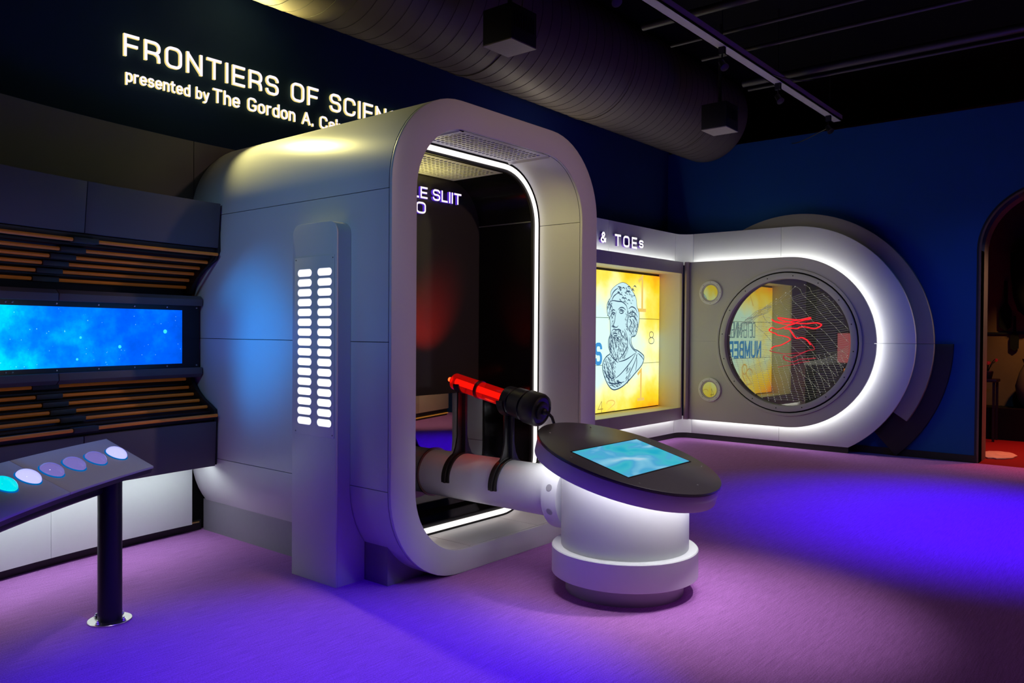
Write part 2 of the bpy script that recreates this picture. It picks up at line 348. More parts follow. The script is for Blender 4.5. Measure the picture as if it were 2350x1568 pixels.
# right wall with its arched doorway
XW, XR = 10.58, 11.05
AY0, AY1, AR, AZ = .29, 1.69, .70, 2.47
arch = [(AY1, 0)] + [(AY0 + AR + AR * cos(radians(a)), AZ + AR * sin(radians(a))) for a in range(0, 181, 6)] + [(AY0, 0)]
g = G()
outl = arch + [(-6, 0), (-6, 4.12), (5.75, 4.12), (5.75, 0)]
g.prism(YZ(outl, XW), (.2, 0, 0)); struct(g.build('wall_right', BLUEW))
g = G(); g.box(XW - .012, XW, AY1 + .02, 5.74, 0, .085); struct(g.build('baseboard_right', BLACK))
ib = [(AY1 + .022, 0)] + [(AY0 + AR + (AR + .022) * cos(radians(a)), AZ + (AR + .022) * sin(radians(a))) for a in range(0, 181, 6)] + [(AY0 - .022, 0)]
g = G(); g.ring(YZ(ib, XW - .004), YZ(arch, XW - .004), (XR - XW, 0, 0), closed=False)
d1 = struct(g.build('door_1', BROWN))
g = G(); g.ring(YZ([(AY0 + AR + (p[0] - AY0 - AR) * 1.03, p[1] if p[1] == 0 else AZ + (p[1] - AZ) * 1.03) for p in ib], XW - .006), YZ(ib, XW - .006), (.01, 0, 0), closed=False)
struct(g.build('trim_1', BLACK))
# the dim room behind the doorway
g = G(); g.box(14.0, 14.1, -2, 7, 0, 5); struct(g.build('wall_far', mat('dim_ochre_wall', (.20, .11, .06), .9, noise=.25, nscale=3)))
g = G(); g.box(13.97, 14.0, -2, 7, 1.50, 1.53); struct(g.build('trim_2', BLACK))
g = G(); g.box(13.2, 14.0, -2, 3.2, 0, .42); g.box(13.15, 13.25, -2, 3.2, 0, .45); struct(g.build('trim_3', BLACKM))
spot('warm_alcove_spot', (12.6, 1.0, 2.9), (14.0, 1.35, 1.0), 90, (1, .55, .15), 60, 1, .05)
spot('red_room_spot', (12.5, .2, 4.0), (11.9, .8, 0), 700, (1, .10, .06), 60, 1, .05)
spot('warm_door_spot', (11.6, 1.1, 3.6), (11.42, 1.6, 0), 22, (1, .74, .36), 22, .5, .02)
spot('warm_jamb_fill', (10.8, .75, 2.9), (10.82, 1.69, 1.1), 60, (1, .72, .50), 90, 1, .05)  # unseen spot added to brighten the door jamb
q = G(); q.prism([(11.40 + .34 * cos(2 * pi * k / 28) * (1 + .06 * sin(3 * k)), 1.62 + .20 * sin(2 * pi * k / 28) * (1 + .05 * cos(2 * k)), 0) for k in range(28)], (0, 0, .016))  # slab added so the warm light spot shows cream on red carpet
tag(q.build('light_spot_slab', mat('cracked_cream_stone', (.62, .50, .30), .8, noise=.35, nscale=14, bump=.6, bscale=20), bevel=.003), 'cream oval stone slab added for the warm light spot just inside the arched doorway', 'slab')

# ================================================================== POD (walk-up exhibit with the tall rounded opening)
PX0, PX1, PY0, PY1, PZ1, PR = 3.013, 5.08, 3.36, 5.525, 2.91, .57
IX0, IX1, IZ0, IZ1, IR = 3.207, 4.885, .145, 2.735, .42
pod = thing('exhibit_pod', (4.04, 4.4, 0), 'big white rounded pod with a tall lit opening, on the purple carpet', 'exhibit pod')
g = G(); g.ring(XZ(rr(PX0, PX1, 0, PZ1, PR, 14), PY0), XZ(rr(IX0, IX1, IZ0, IZ1, IR, 14), PY0), (0, .022, 0))
g.build('face_frame', PANEL, pod, bevel=.005)
def shell(path, name='shell_panel', y0=PY0 + .026, y1=PY1):
    P = [Vector((a, 0, b)) for a, b in path]; I = []
    for i, p in enumerate(P):
        t = (P[min(i + 1, len(P) - 1)] - P[max(i - 1, 0)]).normalized(); nrm = Vector((-t.z, 0, t.x))
        I.append(p + nrm * .018)
    q = G(); q.ring([(p.x, y0, p.z) for p in P], [(p.x, y0, p.z) for p in I], (0, y1 - y0, 0), closed=False)
    return q.build(name, PANEL, pod)
G_ = .002
XM = (PX0 + PX1) / 2
# walk anticlockwise seen from the front (inward normal on the left of travel)
shell([(XM - G_, PZ1)] + arcp(PX0 + PR, PZ1 - PR, PR, 90, 180, 14) + [(PX0, 2.30 + G_)])
shell([(PX0, 2.30 - G_), (PX0, 1.432 + G_)])
shell([(PX0, 1.432 - G_), (PX0, .585 + G_)])
a_ = math.degrees(math.acos((PX0 + PR - 3.10) / PR))
shell([(PX0, .585 - G_)] + arcp(PX0 + PR, PR, PR, 180, 180 + 88, 14))
shell([(PX1, 2.30 + G_)] + arcp(PX1 - PR, PZ1 - PR, PR, 0, 90, 14) + [(XM + G_, PZ1)])
shell([(PX1, 1.432 + G_), (PX1, 2.30 - G_)])
shell([(PX1, .585 + G_), (PX1, 1.432 - G_)])
shell(arcp(PX1 - PR, PR, PR, 272, 360, 14) + [(PX1, .585 - G_)])
g = G(); g.ring(XZ(rr(PX0 + .019, PX1 - .019, .019, PZ1 - .019, PR - .019, 14), PY0 + .03), XZ(rr(PX0 + .05, PX1 - .05, .05, PZ1 - .05, PR - .05, 14), PY0 + .03), (0, PY1 - PY0 - .04, 0))
g.build('inner_core', BLACKM, pod)
g = G(); g.prism(XZ(rr(PX0 + .02, PX1 - .02, .02, PZ1 - .02, PR - .02, 14), PY1 - .04), (0, .03, 0)); g.build('back_plate', BLACKM, pod)
# plinth under the pod, side skirts and front
pl = [(3.127, 0), (3.127, .232)] + [(x, z) for x, z in arcp(PX0 + PR, PR, PR - .022, 218, 266, 8)] + [(3.62, .02), (3.62, 0)]
g = G(); g.prism(XZ(pl, 3.51), (0, 2.05, 0)); g.build('plinth', mat('plinth_grey', (.24, .23, .28), .45, noise=.05), pod)
g = G(); g.prism(XZ([(PX0 + PX1 - x, z) for x, z in pl], 3.51), (0, 2.05, 0)); g.build('plinth', MATS['plinth_grey'], pod)
# reveal lining of the opening
RY0, RY1 = PY0 + .024, 3.755
def liner(path, name='reveal_panel', m=PANEL, y0=RY0, y1=RY1, t=-.014):
    P = [Vector((a, 0, b)) for a, b in path]; I = []
    for i, p in enumerate(P):
        d = (P[min(i + 1, len(P) - 1)] - P[max(i - 1, 0)]).normalized(); I.append(p + Vector((-d.z, 0, d.x)) * t)
    q = G(); q.ring([(p.x, y0, p.z) for p in P], [(p.x, y0, p.z) for p in I], (0, y1 - y0, 0), closed=False)
    return q.build(name, m, pod)
CX0, CX1 = 3.58, 4.507
liner([(IX1, 2.31 + G_)] + arcp(IX1 - IR, IZ1 - IR, IR, 0, 90, 14) + [(CX1 + G_, IZ1)])
liner([(CX0 - G_, IZ1)] + arcp(IX0 + IR, IZ1 - IR, IR, 90, 180, 14) + [(IX0, 2.31 + G_)])
liner([(IX0, 2.31 - G_), (IX0, .60 + G_)])
liner([(IX1, .60 + G_), (IX1, 2.31 - G_)])
liner([(IX0, .60 - G_)] + arcp(IX0 + IR, IZ0 + IR, IR, 180, 270, 14) + [(3.70 - G_, IZ0)])
liner([(3.70 + G_, IZ0), (4.40 - G_, IZ0)])
liner([(4.40 + G_, IZ0)] + arcp(IX1 - IR, IZ0 + IR, IR, 270, 360, 14) + [(IX1, .60 - G_)])
def perforated(x0, x1, y0, y1, z, nx, ny, r, name):
    q = G(); dx = (x1 - x0) / nx; dy = (y1 - y0) / ny
    for i in range(nx):
        for j in range(ny):
            cx = x0 + (i + .5) * dx; cy = y0 + (j + .5) * dy
            edge = (j in (0, ny - 1)) or (i in (0, nx - 1))
            sq = [(dx / 2, 0), (dx / 2, dy / 2), (0, dy / 2), (-dx / 2, dy / 2), (-dx / 2, 0), (-dx / 2, -dy / 2), (0, -dy / 2), (dx / 2, -dy / 2)]
            if edge:
                q.add([(cx + a, cy + b, z) for a, b in sq], [list(range(8))[::-1]]); continue
            hole = [(r * cos(k * pi / 4), r * sin(k * pi / 4)) for k in range(8)]
            V = [(cx + a, cy + b, z) for a, b in sq] + [(cx + a, cy + b, z) for a, b in hole] + [(cx + a, cy + b, z + .012) for a, b in hole]
            q.add(V, [(k, 8 + k, 8 + (k + 1) % 8, (k + 1) % 8) for k in range(8)] + [(8 + k, 16 + k, 16 + (k + 1) % 8, 8 + (k + 1) % 8) for k in range(8)])
    o = q.build(name, PANEL, pod); o['kind'] = 'stuff'; return o
perforated(CX0, CX1, RY0, RY1, IZ1, 23, 10, .0145, 'perforated_ceiling')
g = G(); g.box(CX0 - .02, CX1 + .02, RY0, RY1, IZ1 + .014, IZ1 + .02); g.build('ceiling_backing', BLACKM, pod)
# light ring step
def rin(d, n=14): return rr(IX0 + d, IX1 - d, IZ0 + d, IZ1 - d, IR - d, n)
g = G(); g.ring(XZ(rin(-.012), RY1 + .012), XZ(rin(.070), RY1 + .012), (0, .02, 0)); g.build('ring_housing', BLACK, pod)
g = G(); g.ring(XZ(rin(.014), RY1 + .004), XZ(rin(.050), RY1 + .004), (0, .006, 0)); g.build('led_ring', LEDS, pod, sharp=60).__setitem__('label', 'thin white light ring inside the opening')
# dark inner chamber
CY1 = 4.32
g = G()
pth = rin(.070)
g.ring(XZ(rin(.055), RY1 + .034), XZ(pth, RY1 + .034), (0, CY1 - RY1 - .034, 0)); g.build('chamber_lining', BLACKG, pod)
g = G(); g.prism(XZ(rin(.06), CY1), (0, .02, 0)); bp = g.build('chamber_back', DARKGLASS, pod); bp['label'] = 'dark reflective back panel'
perforated(3.60, 4.49, RY1 + .04, CY1 - .02, 2.662, 22, 13, .0145, 'perforated_ceiling')
g = G(); g.box(4.809, 4.8135, RY1 + .035, CY1, 2.335, 2.343); g.build('seam_strip', DKGREY, pod)
GLM = bpy.data.materials.new('reflective_glass'); GLM.use_nodes = True; nt = GLM.node_tree; nt.nodes.remove(nt.nodes['Principled BSDF'])
t_ = nd(nt, 'ShaderNodeBsdfTransparent'); t_.inputs[0].default_value = (.45, .45, .46, 1); gl = nd(nt, 'ShaderNodeBsdfGlossy'); gl.inputs['Roughness'].default_value = .01; gl.inputs['Color'].default_value = (.9, .92, .92, 1)
mx = nd(nt, 'ShaderNodeMixShader'); mx.inputs[0].default_value = .26; nt.links.new(t_.outputs[0], mx.inputs[1]); nt.links.new(gl.outputs[0], mx.inputs[2]); nt.links.new(mx.outputs[0], nt.nodes['Material Output'].inputs[0])
GY = 4.02
hole = [(4.02 + .168 * cos(2 * pi * (k + .5) / 48), .497 + .168 * sin(2 * pi * (k + .5) / 48)) for k in range(48)]
def sq_hit(a, b):
    dx, dz = a - 4.02, b - .497; t = 1e9
    for lim, d, o in ((4.81, dx, 4.02), (3.285, dx, 4.02), (1.045, dz, .497), (.235, dz, .497)):
        if abs(d) > 1e-9 and (lim - o) / d > 0: t = min(t, (lim - o) / d)
    return 4.02 + dx * t, .497 + dz * t
g = G(); g.ring(XZ([sq_hit(*p) for p in hole], GY), XZ(hole, GY), (0, .008, 0)); gb = g.build('glass_barrier', GLM, pod); gb['label'] = 'low reflective glass screen across the chamber'
g = G(); g.box(4.806, 4.812, GY - .004, GY + .012, .22, 1.05); g.build('glass_edge_strip', mat('bronze_strip', (.35, .22, .18), .35, .8), pod)
# lit name on the back panel
LETF = emat('letter_face', (1, .88, .97), 1.1); LETV = emat('letter_fringe_violet', (.16, .05, 1), .55)  # violet glow of the sides imitates a colour fringe round bright letters
LETY2 = emat('letter_halo_warm', (1, .80, .24), .9)
sg = thing('lit_sign', (4.03, CY1 - .03, 2.3), 'glowing white letters on the dark back panel inside the pod', 'sign')
def yx(x, y, Y): return hitY(x, y, Y)[0]
e1 = yx(1055, 455, CY1 - .02); e0 = yx(960.5, 440, CY1 - .02)
zt = hitY(1030, 470, CY1 - .02)[1]
cap = hitY(975, 431, CY1 - .02)[1] - hitY(975, 457.5, CY1 - .02)[1]
zb1 = hitY(975, 457.5, CY1 - .02)[1]; zb2 = hitY(962, 490.5, CY1 - .02)[1]
# widths follow from the visible letters; the rest of the line runs on behind the frame
L = textlayout('DOUBLE SLIIT', .30, .42)
advE = [a for c, a, wd in L if c == 'E'][0]; advT = L[-1][1] + L[-1][2]
k_ = (e1 - e0) / (advT - advE + .17)
letters('DOUBLE SLIIT', sg, e0 - k_ * (advE - L[0][1]), e1, zb1, cap, Vector((0, CY1 - .02, 0)), .02, [LETF, LETV], .19, .30, .42)
xo0 = yx(953, 475, CY1 - .02); xo1 = yx(974, 475, CY1 - .02); wO = xo1 - xo0
letters('DEMO', sg, xo1 - 4.95 * wO, xo1, zb2, cap, Vector((0, CY1 - .02, 0)), .02, [LETF, LETV], .19, .30)
area('sign_glow_fill', (3.9, 4.14, 2.40), (3.9, 4.1, 2.66), 2.4, (1, .85, .2), .6, .12)  # added area light, carries the letters' yellow glow to the ceiling
spot('reveal_yellow_fill', (3.75, 3.60, 2.70), (4.90, 3.52, 2.14), 26, (1, .86, .30), 52, 1, .03)  # unseen yellow spot added to light the right reveal

# ================================================================== LIGHT PILLAR
LX, LY0, LY1, LZ = 2.91, 3.712, 4.142, 2.135
pil = thing('light_pillar', (2.96, 3.93, 0), 'slim grey pillar with rounded top and two columns of lit slots, against the pod side', 'pillar')
def pillar_loop(z0): return [(LY0, z0), (LY1, z0)] + arcp(LY1 - .07, LZ - .07, .07, 0, 90, 8) + arcp(LY0 + .07, LZ - .07, .07, 90, 180, 8)
g = G(); g.prism(YZ(pillar_loop(.60), LX + .012), (PX0 - LX - .014, 0, 0))
low = [(LX + .012, 0), (3.123, 0), (3.123, .235)] + [(a - .004, b) for a, b in arcp(PX0 + PR, PR, PR, 216, 180, 8)] + [(PX0 - .003, .60), (LX + .012, .60)]
g.prism(XZ(low, LY0), (0, LY1 - LY0, 0)); g.build('body', PANEL, pil)
g = G(); g.prism(YZ(pillar_loop(0), LX), (.011, 0, 0)); g.build('front_panel', PANEL, pil, bevel=.002)
g = G(); g.box(LX - .004, LX, 3.731, 4.115, .868, 1.937); cov = g.build('slot_cover', PANEL, pil, bevel=.0015)
scr = None
for (y, z) in ((3.745, 1.920), (4.100, 1.920), (3.745, .885), (4.100, .885)):
    g = G(); g.lathe((LX - .004, y, z), (-1, 0, 0), [(0, .0045), (.0015, .004), (.002, .001)], 8); g.build('screw', DKGREY, pil)
SLOTM = emat('slot_glow', (1, .97, 1), 1.15)
def pill(y0, y1, z, h):
    r = h / 2; return arcp(y1 - r, z, r, -90, 90, 8) + arcp(y0 + r, z, r, 90, 270, 8)
for c0, c1 in ((3.937, 4.083), (3.747, 3.890)):
    first = None
    for k in range(16):
        z = 1.840 - k * (1.840 - .953) / 15
        if first is None:
            g = G(); g.ring(YZ(pill(c0, c1, z, .052), LX - .007), YZ(pill(c0 + .004, c1 - .004, z, .044), LX - .007), (.003, 0, 0), 1)
            g.prism(YZ(pill(c0 + .004, c1 - .004, z, .044), LX - .0062), (.002, 0, 0), 0)
            first = g.build('lit_slot', [SLOTM, WHITEP], pil, sharp=40)
        else:
            dup(first, (0, 0, z - 1.840), pil)

# ================================================================== CURVED MEDIA WALL (left)
C = (3.5, -1.2)
mw = thing('media_wall', (2.2, 5.3, 0), 'curved dark console wall with a blue starry screen between orange rods', 'media wall')
A1 = 112.0
def aw(name, prof, a0, a1, m, bevel=0, parent=None, n=None):
    q = G(); q.arc(prof, a0, a1, n or max(4, int(abs(a1 - a0) * 1.2)), C); return q.build(name, m, parent or mw, bevel=bevel)
gp = .022
def rect(r0, r1, z0, z1): return [(r0, z0), (r1, z0), (r1, z1), (r0, z1)]
aw('upper_panel', rect(6.740, 6.77, 2.30, 2.872), 90.5, 94.03 - gp, DKGREY)
aw('upper_panel', rect(6.740, 6.77, 2.30, 2.872), 94.03 + gp, A1, DKGREY)
aw('header_panel', [(6.322, 2.372), (6.40, 2.372), (6.43, 2.066), (6.352, 2.066)], 94.58, 103.25 - gp, DKGREY, .004)
aw('header_panel', [(6.322, 2.372), (6.40, 2.372), (6.43, 2.066), (6.352, 2.066)], 103.25 + gp, A1, DKGREY, .004)
aw('header_deck', rect(6.36, 6.70, 2.345, 2.362), 94.6, A1, BLACK)
aw('footer_panel', [(6.372, .852), (6.44, .852), (6.46, .537), (6.385, .537)], 94.56, 103.15 - gp, DKGREY, .004)
aw('footer_panel', [(6.372, .852), (6.44, .852), (6.46, .537), (6.385, .537)], 103.15 + gp, A1, DKGREY, .004)
aw('footer_deck', rect(6.41, 6.70, .56, .575), 94.6, A1, BLACK)
# end cheeks that show the concave section
up_c = [(6.36, 2.36), (6.352, 2.045), (6.385, 1.985), (6.45, 1.955), (6.53, 1.915), (6.60, 1.865), (6.655, 1.81), (6.685, 1.755), (6.735, 1.755), (6.735, 2.36)]
lo_c = [(6.735, .545), (6.735, 1.17), (6.685, 1.17), (6.655, 1.12), (6.60, 1.06), (6.53, 1.01), (6.45, .97), (6.39, .935), (6.38, .89), (6.39, .545)]
aw('end_cheek', up_c, 94.40, 94.62, BLACK, n=2)
aw('end_cheek', lo_c, 94.42, 94.64, BLACK, n=2)
# ribbed backing behind the rods
def rib_back(rods, sgn):
    outer = [(r + .030, z + sgn * .012) for r, z in rods]
    return outer + [(r + .045, z + sgn * .02) for r, z in rods[::-1]]
UR = [(6.37, 2.020), (6.49, 1.970), (6.583, 1.932), (6.653, 1.894), (6.712, 1.850), (6.750, 1.800)]
LR = [(6.750, 1.136), (6.713, 1.078), (6.655, 1.032), (6.584, .990), (6.491, .950), (6.371, .897)]
UR = [(r - .022, z) for r, z in UR]; LR = [(r - .022, z) for r, z in LR]
for rods, sg_ in ((UR, 1), (LR, -1)):
    bk = [(r + .03, z + sg_ * .012) for r, z in rods]
    if sg_ > 0: bk = [(6.37, 2.060)] + bk + [(6.77, 1.74)]
    else: bk = [(6.77, 1.20)] + bk + [(6.39, .86)]
    aw('rib_backing', bk + [(r + .02, z + sg_ * .012) for r, z in bk[::-1]], 94.62, A1, BLACK)
    for i, (r, z) in enumerate(rods[:-1]):
        r2, z2 = rods[i + 1]
        mr, mz = (r + r2) / 2 + .024, (z + z2) / 2 + sg_ * .008
        aw('slat', [(mr - .008, mz - .006), (mr + .008, mz - .006), (mr + .008, mz + .006), (mr - .008, mz + .006)], 94.64, A1, BLACK)
BA = 103.25
for rods in (UR, LR):
    for r, z in rods:
        circ = [(r + .011 * cos(k * pi / 4), z + .011 * sin(k * pi / 4)) for k in range(8)]
        aw('rod', circ, 94.66, BA - .75, COPPER)
        aw('rod', circ, BA + .75, A1, COPPER)
        aw('rod_bracket', [(r - .016, z - .016), (r + .03, z - .016), (r + .03, z + .016), (r - .016, z + .016)], BA - .72, BA + .72, mat('dark_teal_bracket', (.035, .045, .048), .5), .003, n=2)
for aa, wd in ((BA - 1.1, .55), (BA + 4.2, .42), (98.6, .35)):
    aw('post', rect(6.44, 6.47, 2.02, 2.066), aa, aa + wd * 2, MATS['dark_teal_bracket'], n=2)
    aw('post', rect(6.47, 6.50, .852, .90), aa, aa + wd * 2, MATS['dark_teal_bracket'], n=2)
# bezel bars, chamfered
for (za, zb, s_) in ((1.735, 1.665, 1), (1.155, 1.225, -1)):
    pr = [(6.60, za), (6.66, za), (6.66, zb), (6.578, zb), (6.574, zb + .045 * s_)]
    aw('bezel_bar', pr, 94.32, 103.33 - gp, DKGREY, .002)
    aw('bezel_bar', pr, 103.33 + gp, A1, DKGREY, .002)
aw('screen_surround', rect(6.612, 6.63, 1.215, 1.675), 94.36, A1, mat('navy_gloss_surround', (.004, .008, .02), .2))
def space_mat():
    m = bpy.data.materials.new('star_screen'); m.use_nodes = True; nt = m.node_tree; nt.nodes.remove(nt.nodes['Principled BSDF'])
    tc = nd(nt, 'ShaderNodeTexCoord')
    n = nd(nt, 'ShaderNodeTexNoise'); n.inputs['Scale'].default_value = 2.6; n.inputs['Detail'].default_value = 7; n.inputs['Roughness'].default_value = .62
    sep = nd(nt, 'ShaderNodeSeparateXYZ'); nt.links.new(tc.outputs['Object'], sep.inputs[0]); nt.links.new(tc.outputs['Object'], n.inputs['Vector'])
    mr = nd(nt, 'ShaderNodeMapRange'); mr.inputs['From Min'].default_value = -.75; mr.inputs['From Max'].default_value = .75; mr.inputs['To Min'].default_value = .20; mr.inputs['To Max'].default_value = -.08
    nt.links.new(sep.outputs['X'], mr.inputs['Value'])
    ad = nd(nt, 'ShaderNodeMath', operation='ADD'); nt.links.new(n.outputs['Fac'], ad.inputs[0]); nt.links.new(mr.outputs[0], ad.inputs[1])
    cr = nd(nt, 'ShaderNodeValToRGB'); e = cr.color_ramp.elements
    e[0].position = .32; e[0].color = (.0, .035, .30, 1); e[1].position = .80; e[1].color = (.0, .30, .42, 1)
    for ps, c in ((.47, (.0, .05, .42, 1)), (.60, (.0, .09, .55, 1)), (.70, (.0, .16, .50, 1))):
        k = e.new(ps); k.color = c
    nt.links.new(ad.outputs[0], cr.inputs[0])
    acc = cr.outputs[0]
    for sc_, th, br in ((26, .10, .55), (14, .055, 1.0)):
        v = nd(nt, 'ShaderNodeTexVoronoi'); v.inputs['Scale'].default_value = sc_; nt.links.new(tc.outputs['Object'], v.inputs['Vector'])
        k = nd(nt, 'ShaderNodeMapRange'); k.inputs['From Min'].default_value = th; k.inputs['From Max'].default_value = th * .3; k.inputs['To Max'].default_value = br
        nt.links.new(v.outputs['Distance'], k.inputs['Value'])
        mx = nd(nt, 'ShaderNodeMix', data_type='RGBA', blend_type='ADD'); mx.inputs['Factor'].default_value = 1
        sc2 = nd(nt, 'ShaderNodeVectorMath', operation='SCALE'); sc2.inputs[0].default_value = (.11, .35, .42); nt.links.new(k.outputs[0], sc2.inputs['Scale'])
        nt.links.new(acc, mx.inputs['A']); nt.links.new(sc2.outputs[0], mx.inputs['B']); acc = mx.outputs['Result']
    em = nd(nt, 'ShaderNodeEmission'); em.inputs[1].default_value = 2.6; nt.links.new(acc, em.inputs[0])
    nt.links.new(em.outputs[0], nt.nodes['Material Output'].inputs[0])
    return m
SPACE = space_mat()
for a0, a1 in ((95.565, 104.30), (104.32, 105.78), (105.80, A1)):
    aw('screen_panel', rect(6.606, 6.614, 1.256, 1.631), a0, a1, SPACE).__setitem__('label', 'blue starry screen panel')
GLOW = emat('cyan_star', (.05, .85, .95), 1.0)
for px, py, r in ((379, 761, .014), (275, 796, .011), (185, 775, .008), (177, 825, .008)):
    dd = sight(px, py); k = 6.3
    for _ in range(60):
        p = Vector((0, 0, EYE)) + dd * k; k += (6.6055 - hypot(p.x - C[0], p.y - C[1])) * .9
    nn = Vector((C[0] - p.x, C[1] - p.y, 0)).normalized()
    g = G(); g.lathe(p, nn, [(0, r), (.001, r * .8), (.0012, r * .2)], 16); g.build('bright_star', GLOW, mw)
# screws along the bezel
first = None
for z in (1.650, 1.240):
    for a in (94.55, 96.55, 98.65, 100.85, 103.26, 105.62, 105.97, 108.4, 110.8):
        p = Vector((C[0] + 6.612 * cos(radians(a)), C[1] + 6.612 * sin(radians(a)), z))
        if first is None:
            g = G(); nn = Vector((C[0] - p.x, C[1] - p.y, 0)).normalized()
            g.lathe(p, nn, [(0, .0065), (.003, .006), (.005, .003)], 8); first = g.build('bezel_screw', SCREWM, mw); p0 = p
        else: dup(first, p - p0, mw)
# white lit panels below
for a0, a1 in ((94.21, 102.94 - gp * .5), (102.94 + gp * .5, A1)):
    aw('base_panel', rect(6.722, 6.75, .066, .60), a0, a1, mat('pale_base_panel', (.66, .70, .70), .5, noise=.02))
aw('toe_kick', rect(6.785, 6.81, 0, .075), 93.25, A1, BLACK)
aw('back_board', rect(6.82, 6.85, 0, 2.85), 90.5, A1, BLACKM)
aw('brass_edge', rect(6.76, 6.78, .06, .070), 93.5, 94.3, mat('brass_strip', (.8, .55, .2), .4, 1.), n=2)
aw('under_light', rect(6.48, 6.53, .548, .558), 94.9, A1, emat('led_under_footer', (.90, 1, .98), 16)).__setitem__('label', 'white light strip under the footer panel')
for z, y in ((1.93, 4.62), (1.02, 4.62)):
    pass
point('rod_fill', (1.08, 4.72, 1.93), 1.0, (1, .42, .08), .06)  # unseen orange fills added at the left to light the rods
point('rod_fill', (1.08, 4.72, 1.03), 1.0, (1, .42, .08), .06)

# ================================================================== LIT TITLE ON THE BACK WALL
YS = 5.75
t1 = thing('lit_sign', (4.3, 5.72, 3.43), 'large glowing title FRONTIERS OF SCIENCE high on the navy wall', 'sign')
xa, xb = yx(283.7, 100, 5.72), yx(639.6, 195, 5.72)
L = textlayout('FRONTIERS OF SCIENCE', .40, .62)
uS = L[8][1] + L[8][2] + .08; uF = -.08; uEnd = L[-1][1] + L[-1][2] + .08
xe = xa + (uEnd - uF) * (xb - xa) / (uS - uF)
z1, z2 = hitY(286, 127.5, 5.72)[1], hitY(286, 76, 5.72)[1]
letters('FRONTIERS OF SCIENCE', t1, xa, xe, z1, z2 - z1, Vector((0, YS, 0)), .020, [LETF, LETY2], .150, .40, .62, stand=.014)
t2 = thing('lit_sign', (3.7, 5.72, 3.2), 'smaller glowing sponsor line starting presented by, below the big title', 'sign')
letters('presented by', t2, yx(289.5, 190, 5.72), yx(481, 230, 5.72), 3.252, .088, Vector((0, YS, 0)), .018, [LETF, LETY2], .17, .34, .55, stand=.010)
txt = 'The Gordon A. Cain'; LL = textlayout(txt, .34, .62); x0 = yx(490, 210, 5.72)
dot = [i for i, q_ in enumerate(LL) if q_[0] == '.'][0]
x1 = x0 + (LL[-1][1] + LL[-1][2] + .16) * (yx(720, 285, 5.72) - x0) / (LL[dot][1] + .16)
letters(txt, t2, x0, x1, 3.257, .108, Vector((0, YS, 0)), .018, [LETF, LETY2], .165, .34, .62, stand=.010)

# ================================================================== NUMBER EXHIBIT (video wall and round window)
XB, XI = 10.32, 10.20            # outer band plane, proud inner panel plane
YB, YI = 5.38, 5.26
ZC, RO, RI, YCc = 1.38, 1.505, 1.10, 3.82
ne = thing('number_exhibit', (9.0, 5.0, 0), 'white framed corner exhibit with a glowing video wall and a big round window', 'exhibit wall')
def band(pts_o, pts_i, vec, name='frame_band'):
    q = G(); q.ring(pts_o, pts_i, vec, closed=False); return q.build(name, PANEL2, ne, bevel=.003)
TH = (.05, 0, 0)
# along the right wall
band(YZ([(5.20, ZC + RO), (3.945 + G_, ZC + RO)], XB), YZ([(5.20, ZC + RI - .03), (3.945 + G_, ZC + RI - .03)], XB), TH)
band(YZ([(5.20, .075), (3.945 + G_, .075)], XB), YZ([(5.20, ZC - RI + .03), (3.945 + G_, ZC - RI + .03)], XB), TH)
def capz(r, a0, a1, n=20):
    return [(YCc + r * cos(radians(a)), ZC + r * sin(radians(a))) for a in [a0 + (a1 - a0) * k / n for k in range(n + 1)]]
o1 = [(3.945 - G_, ZC + RO)] + capz(RO, 90, 179.93); i1 = [(3.945 - G_, ZC + RI - .03)] + capz(RI - .03, 90, 179.93)
flip = lambda P: [(2 * YCc - a if abs(a - 3.943) > .003 else a, b) for a, b in P]
o1 = [(3.945 - G_, ZC + RO)] + [(2 * YCc - (YCc + RO * cos(radians(90 - a))), ZC + RO * sin(radians(90 - a))) for a in [k * 89.93 / 24 for k in range(25)]]
i1 = [(3.945 - G_, ZC + RI - .03)] + [(YCc - (RI - .03) * cos(radians(90 - a)), ZC + (RI - .03) * sin(radians(90 - a))) for a in [k * 89.93 / 24 for k in range(25)]]
band(YZ(o1, XB), YZ(i1, XB), TH)
aE = math.degrees(math.asin((ZC - .075) / RO))
o2 = [(YCc - RO * cos(radians(a)), ZC - RO * sin(radians(a))) for a in [.07 + (aE - .07) * k / 20 for k in range(21)]] + [(3.5, .075), (3.945 - G_, .075)]
i2 = [(YCc - (RI - .03) * cos(radians(a)), ZC - (RI - .03) * sin(radians(a))) for a in [.07 + (78 - .07) * k / 20 for k in range(21)]] + [(3.70, ZC - RI + .03), (3.945 - G_, ZC - RI + .03)]
band(YZ(o2, XB), YZ(i2, XB), TH)
# rounded corner between the two walls
def corner_band(z0, z1):
    r = .17; P = [(XB - r + r * cos(radians(a)), YB - r + r * sin(radians(a))) for a in range(0, 91, 9)]
    P = [(XB, 5.20 + G_)] + P + [(10.13 + G_, YB)]
    O = [(p[0] + .03, p[1] + .03) for p in P]
    q = G(); q.ring([(a, b, z0) for a, b in P], [(a, b, z0) for a, b in O], (0, 0, z1 - z0), closed=False); q.build('corner_band', PANEL2, ne)
corner_band(ZC + RI - .03, ZC + RO); corner_band(.075, ZC - RI + .03)
# along the back wall
for xa_, xb_ in ((8.40 + G_, 10.13 - G_), (5.9, 8.40 - G_)):
    q = G(); q.box(xa_, xb_, YB, YB + .05, ZC + RI - .03, ZC + RO); q.build('frame_band', PANEL2, ne)
    q = G(); q.box(xa_, xb_, YB, YB + .05, .075, ZC - RI + .03); q.build('frame_band', PANEL2, ne)
